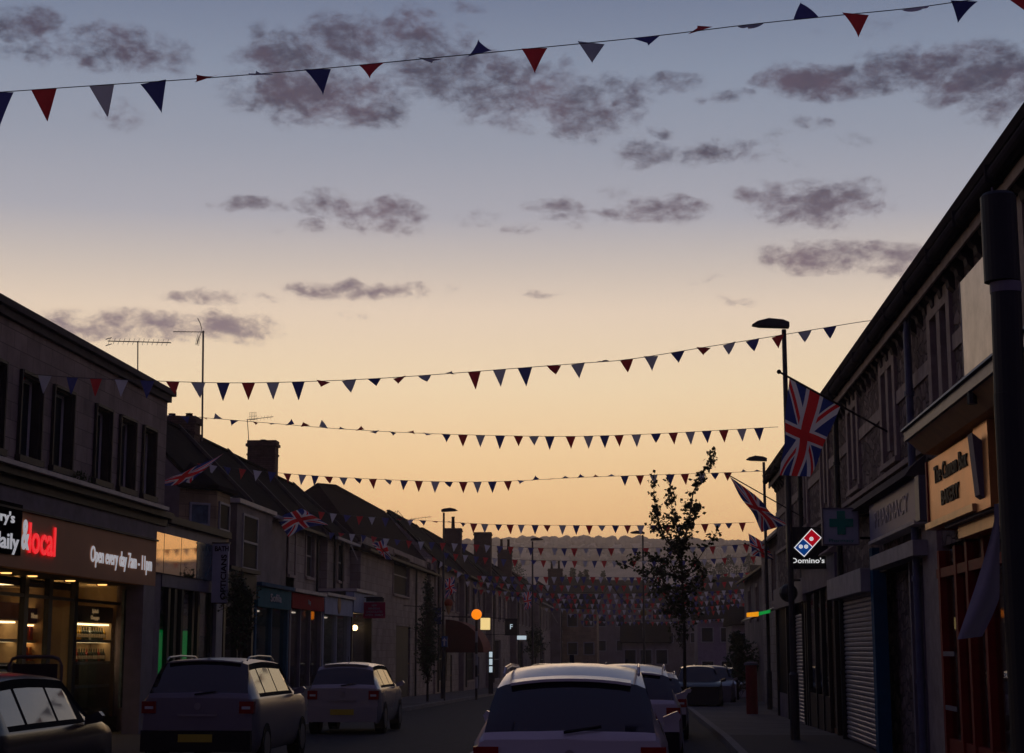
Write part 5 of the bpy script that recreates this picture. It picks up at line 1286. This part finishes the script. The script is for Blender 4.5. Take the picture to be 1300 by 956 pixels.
stems = [([(bx_, Yt, 0), tp(869, 800), tp(866, 730), tp(864, 690)], .055, .30),
         ([tp(866, 705), tp(862, 680), tp(853, 645, .2), tp(850, 604, .3)], .03, .05),
         ([tp(866, 700), tp(875, 660), tp(880, 625, -.2), tp(893, 600, -.3), tp(909, 570, -.4)], .03, .08),
         ([tp(866, 710), tp(845, 685, -.3), tp(832, 650, -.3), tp(829, 603, -.3)], .025, .30),
         ([tp(866, 690), tp(872, 672, .3), tp(882, 655, .5), tp(886, 640, .6)], .02, .0),
         ([tp(866, 740), tp(845, 715), tp(818, 705), tp(803, 715)], .02, .3),
         ([tp(866, 735), tp(885, 712), tp(900, 690), tp(912, 672)], .018, .55),
         ([tp(867, 760), tp(840, 745, .3), tp(815, 727, .5), tp(788, 715, .4)], .02, .35),
         ([tp(867, 760), tp(885, 745, -.3), tp(897, 722, -.4)], .02, .2),
         ([tp(868, 790), tp(855, 770, -.4), tp(845, 745, -.5), tp(838, 715, -.5)], .02, .2)]
rg = random.Random(11)
cl = []
for (px, py, r_, nl) in ((866, 690, .38, 90), (845, 700, .40, 90), (855, 725, .55, 130), (836, 735, .5, 100), (878, 735, .5, 100), (860, 760, .55, 120), (845, 775, .5, 80), (876, 772, .45, 70), (862, 795, .36, 45), (852, 690, .25, 70), (882, 712, .3, 80), (826, 722, .3, 70), (852, 652, .16, 55), (880, 640, .2, 70), (850, 630, .18, 60), (830, 640, .16, 50), (829, 668, .16, 50), (893, 605, .15, 40), (905, 582, .13, 35), (873, 662, .22, 70)):
    cl.append((tp(px, py, rg.uniform(-.4, .4)), r_, nl))
branchy(rg, 'maple_tree', 'slender young maple with upright shoots standing on the kerb side', (bx_, Yt, 0), stems, .055, m_leaf, .11, 5, cl, spread=.30)
# bay tree by the opticians
rg = random.Random(4); Yb = 41.5; cbx = at_y(305, 800, Yb).x; q0 = (cbx, Yb, 0)
branchy(rg, 'bay_tree', 'bushy dark bay tree on a thin stem between the opticians and the teal shop', q0,
        [([q0, (cbx, Yb, 1.2), (cbx + .03, Yb, 2.6), (cbx, Yb, 3.6)], .05, .45)], .05, m_leaf2, .085, 2,
        [(tuple(at_y(px, py, Yb)), r_, nl) for px, py, r_, nl in ((298, 745, .34, 300), (312, 752, .32, 280), (300, 770, .42, 420), (316, 778, .3, 240), (306, 795, .32, 240), (296, 730, .2, 90))], spread=.3)
# conical tree
rg = random.Random(9); Yc = 70; x_ = at_y(543, 860, Yc).x
cl = []
for k in range(16):
    t = k / 15; py = 742 + (838 - 742) * t; cl.append(((at_y(543, py, Yc).x + rg.gauss(0, .07), Yc + rg.gauss(0, .1), at_y(543, py, Yc).z), .10 + .50 * math.sin(min(1, t * 1.15) * math.pi * .75), int(60 + 170 * t)))
branchy(rg, 'street_tree', 'narrow pointed street tree before the cream stone house', (x_, Yc, gz_(Yc)), [([(x_, Yc, gz_(Yc)), (x_, Yc, 2), (x_, Yc, 4.6)], .05, .35)], .05, m_leaf2, .12, 2, cl, spread=.5)
# two more street trees further off
for (px, pt, pb_, Y, lab) in ((680, 788, 850, 110, 'small round street tree in front of the distant shop windows'), (936, 800, 850, 75, 'small dark tree beneath the awning shop sign')):
    rg = random.Random(px); x_ = at_y(px, 850, Y).x; c0 = at_y(px, (pt + pb_) / 2 - 6, Y)
    branchy(rg, 'street_tree', lab, (x_, Y, gz_(Y)), [([(x_, Y, gz_(Y)), (x_, Y, 1.8), (x_, Y, c0.z + .6)], .06, .45)], .06, m_leaf2, .16, 2,
            [((c0.x + rg.gauss(0, .3), Y + rg.gauss(0, .3), c0.z + rg.gauss(0, .35)), rg.uniform(.35, .6), 130) for _ in range(9)], spread=.6)
# distant pointed trees behind the roofs
for i, (px, pt) in enumerate(((727, 722), (737, 728), (744, 724), (766, 726), (717, 731), (895, 712), (925, 706), (950, 704), (912, 716), (640, 716), (655, 712))):
    rg = random.Random(i + 40); Y = 290 + 12 * i; top_ = at_y(px, pt, Y); x_ = top_.x; z0 = -2.3
    q = MB(); conic = i < 5
    t_ = thing('distant_tree', ['dark pointed tree rising behind the far roofs, %s', 'broad dark tree behind the far roofs, %s'][0 if conic else 1] % ['tallest of the spiky ones', 'thin, next to the tallest', 'beside the thin pair', 'apart from the spiky group', 'lowest, by the chimney', 'nearest the maple', 'over the broad house', 'by the flag pole end', 'between two broad crowns', 'over the terrace end', 'by the far lamp'][i], 'tree', (x_, Y, z0))
    q.tube([(x_, Y, z0), (x_, Y, top_.z - 1)], [.2, .06], 6); q.build('trunk', m_bark, t_)
    lf = MB(); Hh = top_.z - z0
    for _ in range(1400):
        t = rg.random() ** .8
        rr = ((.15 + 1.3 * (1 - t)) if conic else 3.6 * math.sin(max(.02, min(1, (t - .15) / .85)) * math.pi) ** .6 + .1) * rg.random() ** .5
        a = rg.uniform(0, 6.283); leaf_quad(lf, Vector((x_ + math.cos(a) * rr, Y + math.sin(a) * rr, z0 + 1 + (Hh - 1) * t)), .5, rg)
    lf.build('crown', m_leaf2, t_)

# ================================================================== LAMP POSTS
def lamp_post(px, py, Y, label, dirx, hl=1.25, k=1):
    c = at_y(px, py, Y); z0 = gz_(Y)
    h = thing('street_lamp', label, 'street lamp', (c.x, Y, z0), None)
    q = MB(); q.tube([(c.x, Y, z0), (c.x, Y, z0 + 1.2), (c.x, Y, z0 + 1.25), (c.x, Y, c.z - .1)], [.09, .09, .06, .045], 10); q.build('column', m_steel, h)
    q = MB(); L1 = .72 * k
    pts = [(0, -.02), (.0, .07), (-.12, .12), (-L1 * .55, .15), (-L1 * .85, .10), (-L1, .035), (-L1 * .8, .005)]
    q.prism([(c.x + .08 - dirx * a * -1 if False else c.x + .1 * -dirx * -1 * 0 + (-a) * dirx * 1 - dirx * .10, c.z - .045 + z * 1.05) for a, z in pts], 'y', Y - .13, Y + .13)
    q.build('lamp_head', m_steel, h)
    return h
lamp_post(995, 412, 33.7, 'nearest tall street lamp with its head above the largest union flag', -1)
lamp_post(969.5, 583, 58, 'street lamp past the end of the rubble-stone terrace', -1, k=.95)
lamp_post(563.5, 648, 77, 'street lamp rising beside the first tall chimney stack', 1)
lamp_post(676, 685, 98, 'thin street lamp over the bend with its head against the sky', 1)
lamp_post(816, 676.5, 93, 'street lamp beside the crown of the young maple', -1, k=1.1)

# near black post (traffic column) with its banner
bp_ = thing('black_column', 'close black cylindrical column with a thick capped head', 'post', (at_y(1281, 860, 6).x, 6, 0))
c1 = at_y(1281, 500, 6); c0 = at_y(1267, 360, 6)
q = MB(); q.tube([(c1.x, 6, 0), (c1.x, 6, at_y(1281, 500, 6).z)], .052, 20).tube([(at_y(1278, 430, 6).x, 6, c1.z), (at_y(1277, 372, 6).x, 6, at_y(1277, 372, 6).z)], .052, 20); q.build('shaft', m_blackpost, bp_, smooth=False)
ct = at_y(1267, 250, 6)
q = MB(); q.tube([(ct.x, 6, at_y(1267, 358, 6).z), (ct.x, 6, ct.z), (ct.x, 6, ct.z + .012)], [.0615, .0615, .05], 24); q.build('head', m_blackpost, bp_)
q = MB(); q.tube([(at_y(1277, 372, 6).x, 6, at_y(1277, 372, 6).z), (at_y(1277, 372, 6).x, 6, at_y(1277, 359, 6).z)], .054, 20); q.build('collar', m_greyp, bp_)
q = MB(); q.tube([(ct.x - .02, 6, ct.z), (ct.x - .02, 6, ct.z + .035)], .003, 6); q.build('pin', m_greyp, bp_)
bn = MB(); rows = 24; cols = 8
top0, top1 = at_y(1262, 640, 6.05), at_y(1269, 640, 6.05)
for i in range(rows + 1):
    t = i / rows
    lx = 1262 + (1215 - 1262) * max(0, (t - .12) / .88) ** 1.15; rx_ = 1269 if t < .7 else 1269 + (1247 - 1269) * ((t - .7) / .3) ** 1.2
    ly = 640 + (812 - 640) * t; ry = 640 + (808 - 640) * t
    for j in range(cols + 1):
        u = j / cols; p = at_y(lx + (rx_ - lx) * u, ly + (ry - ly) * u, 6.1 + .03 * math.sin(u * 5 + t * 4) * t); bn.v.append(tuple(p))
for i in range(rows):
    for j in range(cols): a = i * (cols + 1) + j; bn.f.append((a, a + 1, a + cols + 2, a + cols + 1)); bn.m.append(0)
o = bn.build('hanging_cloth', mat('grey_cloth', (.26, .24, .30), .85, var=.15, scale=5, trans=.2), None, smooth=True)
settop(o); tag(o, 'limp grey cloth pennant hanging from the close black column', 'cloth')

# ================================================================== AERIALS
def aerial(label, base, mast, boom, els, el_h=.12, extra=None, mast_r=.014):
    h = thing('tv_aerial', label, 'aerial', tuple(base))
    q = MB(); q.tube(mast, mast_r, 6); q.build('mast', m_alum, h)
    A, B = Vector(boom[0]), Vector(boom[1])
    q = MB(); q.tube([A, B], .012, 6); bo = q.build('boom', m_alum, h)
    for k in range(els):
        p = A.lerp(B, (k + .3) / els); q = MB(); q.tube([p + Vector((0, -.08, -el_h)), p + Vector((0, .08, el_h))], .005, 4); q.build('element', m_alum, h)
    if extra: extra(h)
    return h
Ya = 36.9
def ex1(h):
    for s_ in (-1, 1):
        p = at_y(138, 434 + s_ * 4, Ya); q = MB(); q.tube([p + Vector((0, -.2, -.05)), p + Vector((0, .2, .06))], .01, 4); q.build('reflector', m_alum, h)
aerial('long many-element aerial on the flat stone building', at_y(175, 478, Ya), [tuple(at_y(175, 482, Ya) - Vector((0, 0, .1))), tuple(at_y(175, 433, Ya))], (at_y(137, 433, Ya), at_y(217, 435, Ya)), 13, .085, ex1)
Ya = 51.3
def ex2(h):
    q = MB(); pts = [tuple(at_y(px, py, Ya)) for px, py in ((251, 404), (254, 410), (256, 417), (255, 423), (252, 430), (250, 437))]; q.tube(pts, .012, 5); q.build('curved_reflector', m_alum, h)
    for k in range(4):
        q = MB(); q.tube([tuple(at_y(251 + k * 1.0, 425 + k, Ya)), tuple(at_y(248 + k * 1.4, 438 + k * .4, Ya))], .006, 4); q.build('element', m_alum, h)
aerial('tall aerial mast strapped to the first chimney', at_y(256, 545, Ya), [tuple(at_y(256.5, 560, Ya)), tuple(at_y(258, 420, Ya))], (at_y(220, 421, Ya), at_y(260, 421.5, Ya)), 9, .05, ex2, .03)
Ya = 62.3
def ex3(h):
    for k in range(5):
        q = MB(); a = 317 + k * 2.0; q.tube([tuple(at_y(a, 524, Ya)), tuple(at_y(a + .3, 533, Ya))], .006, 4); q.build('grid_bar', m_alum, h)
    for yy in (524, 528.5, 533):
        q = MB(); q.tube([tuple(at_y(316.5, yy, Ya)), tuple(at_y(326, yy - .5, Ya))], .006, 4); q.build('grid_bar', m_alum, h)
aerial('aerial with a square grid on the second chimney', at_y(317, 560, Ya), [tuple(at_y(317, 575, Ya)), tuple(at_y(314, 533, Ya))], (at_y(313, 533, Ya), at_y(347, 529, Ya)), 8, .10, ex3)
Ya = 92
aerial('tilted aerial on the hipped-roof ridge', at_y(500, 660, Ya), [tuple(at_y(501, 664, Ya)), tuple(at_y(505, 648, Ya))], (at_y(484, 649.5, Ya), at_y(505, 650, Ya)), 5, .12)
aerial('leaning pair-mast aerial further along the same ridge', at_y(520, 668, Ya), [tuple(at_y(524, 672, Ya)), tuple(at_y(505, 648, Ya))], (at_y(521, 659, Ya), at_y(548, 656, Ya)), 6, .12)

# ================================================================== BUNTING
def pennant_mesh(name, m, bend):
    b = MB(); W2, H2 = .115, .30; rows, cols = 6, 4
    for i in range(rows + 1):
        t = i / rows; w = W2 * (1 - t) + .002
        for j in range(cols + 1):
            u = -1 + 2 * j / cols
            b.v.append((u * w, bend * (t ** 1.6) * .10 + .012 * math.sin(u * 2.2 + bend * 3) * t, -t * H2 * (1 - .06 * abs(bend) * t)))
    for i in range(rows):
        for j in range(cols): a = i * (cols + 1) + j; b.f.append((a, a + 1, a + cols + 2, a + cols + 1)); b.m.append(0)
    me = bpy.data.meshes.new(name); me.from_pydata(b.v, [], b.f); me.materials.append(m)
    for p in me.polygons: p.use_smooth = True
    return me
PM = {c: [pennant_mesh('pennant', m_, bd) for bd in (0, .8, -1.0)] for c, m_ in (('r', m_pr), ('w', m_pw), ('b', m_pb))}
def bunting(label, pts, Y, items, dY=0, scale=1.0, cord=.006):
    P = [at_y(px, py, Y + dY * (px - 600) / 600) for px, py in pts]
    # smooth curve
    def curve(px):
        for (a, b2), (c, d) in zip(zip(pts, P), list(zip(pts, P))[1:]):
            if a[0] <= px <= c[0]:
                pass
        xs = [p[0] for p in pts]
        i = max(0, min(len(xs) - 2, next((k for k in range(len(xs) - 1) if xs[k + 1] >= px), len(xs) - 2)))
        t = (px - xs[i]) / (xs[i + 1] - xs[i])
        p0, p1, p2, p3 = P[max(0, i - 1)], P[i], P[i + 1], P[min(len(P) - 1, i + 2)]
        return .5 * ((2 * p1) + (p2 - p0) * t + (2 * p0 - 5 * p1 + 4 * p2 - p3) * t * t + (3 * p1 - p0 - 3 * p2 + p3) * t ** 3) if 0 < i < len(xs) - 2 else p1.lerp(p2, t)
    root = thing('bunting_string', label, 'bunting', tuple(P[len(P) // 2]), 'strings of bunting across the street')
    del root['group']
    q = MB(); n = 60; x0, x1 = pts[0][0], pts[-1][0]
    q.tube([curve(x0 + (x1 - x0) * k / n) for k in range(n + 1)], cord, 5); q.build('cord', m_string, root)
    rl = Vector(root.location)
    for (px, c, v) in items:
        if not (x0 < px < x1): continue
        p = curve(px); d = (curve(min(px + 3, x1)) - curve(max(px - 3, x0))).normalized()
        if v > 1: v = 1.0
        phi = math.acos(max(-1, min(1, v))) * (1 if rnd.random() < .6 else -1) + math.atan2(p.z - EYE, p.y)
        o = bpy.data.objects.new('pennant', PM[c][0 if abs(v) > .9 else rnd.choice((0, 1, 2))]); COL.objects.link(o); o.parent = root
        M = Matrix.Rotation(math.atan2(-d.z, d.x), 4, 'Y') @ Matrix.Rotation(phi, 4, 'X')
        o.rotation_euler = (Matrix.Rotation(math.atan2(d.y, d.x), 4, 'Z') @ M @ Matrix.Rotation(R(rnd.uniform(-15, 15)), 4, 'Z')).to_euler()
        o.location = p - rl; s_ = scale * rnd.uniform(.94, 1.05); o.scale = (s_, s_, s_)
    return root
S0 = [(0,'b',.9),(60,'r',1),(129,'w',.95),(196,'b',.75),(264,'r',.25),(333,'w',.28),(403,'b',.45),(470,'r',.12),(545,'w',.12),(612,'b',-.15),(682,'r',.5),(751,'w',.55),(820,'b',.2),(885,'r',-.12),(953,'w',.35),(1022,'b',-.75),(1085,'r',.4),(1162,'w',.35),(1225,'b',.3),(1292,'r',.5)]
bunting('nearest and highest string of bunting, crossing the clouds', [(-60,121),(0,117),(130,108),(250,100),(400,88),(545,74),(650,64),(820,47),(953,31),(1060,20),(1160,10),(1240,-1),(1340,-12)], 13.0, S0, scale=.90, cord=.004)
cols3 = 'rwb'
vals1 = [1,1,1,1,1,1,.9,.85,1,1,1,1,.3,.85,.4,.35,.6,.15,1,1.1,1,.7,.8,-.3,.9,.55,.6,.4,.8,.85,.75,.8,.85]
S1 = [(28 + 31.9 * i + (3 if i > 20 else 0), cols3[i % 3], vals1[i] if i < len(vals1) else .8) for i in range(33)]
S1.insert(0, (3, 'b', 1))
bunting('second string of bunting, from the flat stone building to the terrace downpipe', [(-20,468),(20,473),(90,479),(180,483),(280,486),(370,485),(470,481),(560,475),(650,468),(740,461),(800,456),(900,440),(970,429),(1060,414),(1105,407),(1155,402)], 28.4, S1)
def auto(x0, x1, sp, start=0, gust=()):
    out = []; i = 0; x = x0
    while x < x1:
        v = rnd.choice((1, 1, 1, .95, .95, .9, .8, .7))
        for (a, b2, lo, hi) in gust:
            if a <= x <= b2: v = rnd.uniform(lo, hi)
        out.append((x + rnd.uniform(-.07, .07) * sp, cols3[(i + start) % 3], v)); i += 1; x += sp
    return out
bunting('third string of bunting, meeting the tall aerial mast and the largest flag', [(118,519),(150,523),(213,527),(255,530),(340,537),(440,545),(560,551),(700,554),(800,552),(900,547),(988,542)], 40.0, auto(127, 985, 22, 0, [(140, 345, -.4, .3), (345, 440, -.8, .2), (440, 570, -.1, .7)]))
bunting('fourth string of bunting, passing the second chimney', [(206,582),(280,592),(351,600),(400,604),(450,607),(560,611.5),(640,611),(740,606),(830,603),(920,600),(975,598)], 47.0, auto(214, 972, 18.7, 1, [(660, 790, -.2, .3), (925, 975, -.6, .3)]))
bunting('fifth string of bunting, below the hipped roof', [(395,648),(440,654),(500,658),(540,661),(590,664),(638,666),(740,667),(860,666.5),(958,663)], 55.0, auto(408, 955, 16.2, 0, [(500, 590, .1, .4)]))
bunting('sixth string of bunting, just above the hill crest', [(352,664),(409,675),(449,678),(503,685),(558,689),(601,691),(655,694.5),(700,696),(800,696),(900,694),(965,690)], 62.0, auto(362, 960, 14.3, 1))
bunting('seventh string of bunting, across the hillside', [(560,701),(610,707),(651,710.5),(725,712),(800,712),(880,711),(962,706)], 71.0, auto(566, 958, 12.6, 2))
for i, (pts, Y, lab) in enumerate([
    ([(548,706),(575,722),(608,731),(740,732.5),(835,733),(900,730),(965,726)], 86, 'string of bunting along the far roofline, first below the hill'),
    ([(590,738),(660,742),(740,743.5),(830,743),(900,740),(968,736)], 95, 'string of bunting below the far roofline, second under the hill'),
    ([(600,748),(660,752),(740,754),(830,753),(900,751),(968,746)], 106, 'string of bunting level with the flower box, third under the hill'),
    ([(700,766),(760,767),(830,766),(900,763),(968,758)], 118, 'fourth string of bunting under the hill, crossing the brown corner building'),
    ([(720,779),(780,781),(850,780),(900,776),(965,771)], 130, 'fifth string of bunting under the hill'),
    ([(735,788),(790,789.5),(860,789),(910,786),(960,783)], 146, 'lowest but one string of bunting, before the lilac house'),
    ([(640,757),(700,760),(780,761),(850,759),(966,753)], 112, 'string of bunting just under the flower box'),
    ([(690,772),(760,774),(830,774),(900,770),(966,764)], 124, 'string of bunting over the top windows of the brown corner building'),
    ([(860,793),(900,794),(945,791)], 158, 'shortest and lowest string of bunting before the lilac house')]):
    bunting(lab, pts, Y, auto(pts[0][0] + 4, pts[-1][0] - 3, .37 * 2200 / Y, i), scale=1.15)

# ================================================================== UNION FLAGS
def flag_mat():
    m = bpy.data.materials.new('union_flag_cloth'); m.use_nodes = True
    t = m.node_tree; n = t.nodes; l = t.links
    uv = n.new('ShaderNodeUVMap'); sp = n.new('ShaderNodeSeparateXYZ'); l.new(uv.outputs[0], sp.inputs[0])
    def M(op, a, b2=None, c=None):
        k = n.new('ShaderNodeMath'); k.operation = op
        for i, v in enumerate((a, b2, c)):
            if v is None: continue
            if isinstance(v, (int, float)): k.inputs[i].default_value = v
            else: l.new(v, k.inputs[i])
        return k.outputs[0]
    x = M('MULTIPLY', M('SUBTRACT', sp.outputs[0], .5), 2.0); y = M('SUBTRACT', sp.outputs[1], .5)
    ax, ay = M('ABSOLUTE', x), M('ABSOLUTE', y)
    rc = M('MAXIMUM', M('LESS_THAN', ax, .1), M('LESS_THAN', ay, .1))
    wcr = M('MAXIMUM', M('LESS_THAN', ax, .1667), M('LESS_THAN', ay, .1667))
    d = M('DIVIDE', M('SUBTRACT', M('MULTIPLY', ax, .5), ay), 1.118)      # distance from the diagonal, by symmetry
    wd = M('LESS_THAN', M('ABSOLUTE', d), .1)
    sg = M('SIGN', M('MULTIPLY', x, y)); ds_ = M('MULTIPLY', d, sg)
    rd = M('MULTIPLY', M('GREATER_THAN', ds_, 0.0), M('LESS_THAN', ds_, .067))
    def mix(f, a, b2):
        k = n.new('ShaderNodeMix'); k.data_type = 'RGBA'; l.new(f, k.inputs[0])
        for i, v in ((6, a), (7, b2)):
            if isinstance(v, tuple): k.inputs[i].default_value = v
            else: l.new(v, k.inputs[i])
        return k.outputs[2]
    blue = (.035, .055, .26, 1); white = (.80, .76, .80, 1); red = (.80, .035, .04, 1)
    c = mix(wd, blue, white); c = mix(rd, c, red); c = mix(wcr, c, white); c = mix(rc, c, red)
    b = n['Principled BSDF']; l.new(c, b.inputs[0]); b.inputs['Roughness'].default_value = .85
    tr = n.new('ShaderNodeBsdfTranslucent'); l.new(c, tr.inputs[0]); ms = n.new('ShaderNodeMixShader'); ms.inputs[0].default_value = .48
    l.new(b.outputs[0], ms.inputs[1]); l.new(tr.outputs[0], ms.inputs[2]); l.new(ms.outputs[0], n['Material Output'].inputs[0])
    return m
FM = flag_mat()
def flag(label, pole_px, Y, corners, wav=.07, polem=None, nx=34, ny=20, curl=0, prad=.014, bulge=0):
    """corners: hoist-top, hoist-bottom, fly-bottom, fly-top as (px, py, dY); pole from tip to wall"""
    tip = at_y(*pole_px[0], Y); root_ = at_y(*pole_px[1], Y)
    h = thing('union_flag', label, 'flag', tuple(root_))
    q = MB(); q.tube([tip, root_], prad, 8); pl = q.build('flagpole', polem or m_brown, h)
    q = MB(); q.sphere(tip, prad * 2.2, 8, 6); q.build('finial', m_brown, pl)
    C = [at_y(a, b2, Y + dy) for a, b2, dy in corners]
    vs = []; uvs = []
    for i in range(nx + 1):
        u = i / nx
        for j in range(ny + 1):
            v = j / ny
            T = C[0].lerp(C[3], u); B = C[1].lerp(C[2], u); p = B.lerp(T, v)
            amp = wav * min(1, u * 1.6 + .15)
            p = p + Vector((math.sin(u * 9 + v * 2.2) * amp * .35, math.sin(u * 8.5 + v * 3.1) * amp + math.cos(v * 7 + u * 3) * amp * .5, math.sin(u * 7 + v * 1.5 + 1) * amp * .35 - bulge * math.sin(u * math.pi) * (1 - v * .0)))
            vs.append(p - Vector(h.location)); uvs.append((u, v))
    fs = [(i * (ny + 1) + j, (i + 1) * (ny + 1) + j, (i + 1) * (ny + 1) + j + 1, i * (ny + 1) + j + 1) for i in range(nx) for j in range(ny)]
    me = bpy.data.meshes.new('cloth'); me.from_pydata([tuple(v) for v in vs], [], fs); me.materials.append(FM)
    ul = me.uv_layers.new(name='UVMap')
    for lp in me.loops: ul.data[lp.index].uv = uvs[lp.vertex_index]
    for p in me.polygons: p.use_smooth = True
    o = bpy.data.objects.new('cloth', me); COL.objects.link(o); o.parent = h
    return h
flag('largest union flag, hanging from an angled pole beside the nearest street lamp', ((989, 472), (1132, 551)), 27.6,
     [(1002, 480, 0), (1067, 516, 0), (1028, 607, .15), (991, 604, -.2)], .07, prad=.017)
flag('union flag swept back on an angled pole by the terrace end', ((923, 602), (1025, 660)), 42,
     [(926, 605, 0), (958, 628, 0), (998, 668, .2), (968, 676, -.2)], .09)
flag('small distant union flag near the end of the terrace', ((946, 690), (985, 712)), 60, [(950, 677, 0), (972, 690, 0), (985, 712, .1), (955, 705, -.1)], .05)
flag('union flag blown flat along the flat stone building corner', ((196, 628), (214, 610)), 38.5,
     [(197, 616, 0), (212, 608, 0), (283, 577, .3), (245, 614, -.2)], .10)
flag('widely spread union flag between the first two tall sash windows', ((345, 662), (330, 680)), 54, [(352, 660, 0), (366, 682, 0), (416, 668, .2), (392, 649, -.2)], .11, bulge=-.15)
flag('small crumpled union flag on the cream stone house', ((500, 712), (478, 690)), 68, [(472, 690, 0), (484, 705, 0), (497, 712, .2), (490, 684, -.2)], .10)
flag('drooping union flag above the ice cream sign', ((566, 738), (577, 765)), 78, [(565, 736, 0), (576, 732, 0), (579, 752, .1), (566, 760, -.1)], .10)
flag('union flag hanging above the dark square sign', ((665, 756), (688, 770)), 102, [(665, 752, 0), (676, 751, 0), (674, 772, .1), (666, 775, -.1)], .08)
# bare white flagpoles on the sunset side
for i, (a, b2, Y, lab) in enumerate((((446, 693), (454, 711), 64, 'bare pale flagpole under the hipped roof'), ((606, 760), (609, 777), 84, 'bare pale flagpole above the globe beacon'), ((701, 779), (708, 791), 140, 'bare pale flagpole beside the brown corner building'),
    ((668, 776), (672, 785), 112, 'bare pale flagpole beyond the dark square sign'), ((746, 785), (751, 790), 150, 'short bare pale flagpole on the brown corner building'))):
    p0, p1 = at_y(*a, Y), at_y(*b2, Y)
    h = thing('flagpole', lab, 'flagpole', tuple(p1)); q = MB(); q.tube([p0, p1], .02, 6); q.build('pole', m_ledge, h); q = MB(); q.sphere(p0, .04, 8, 6); q.build('finial', m_ledge, h)
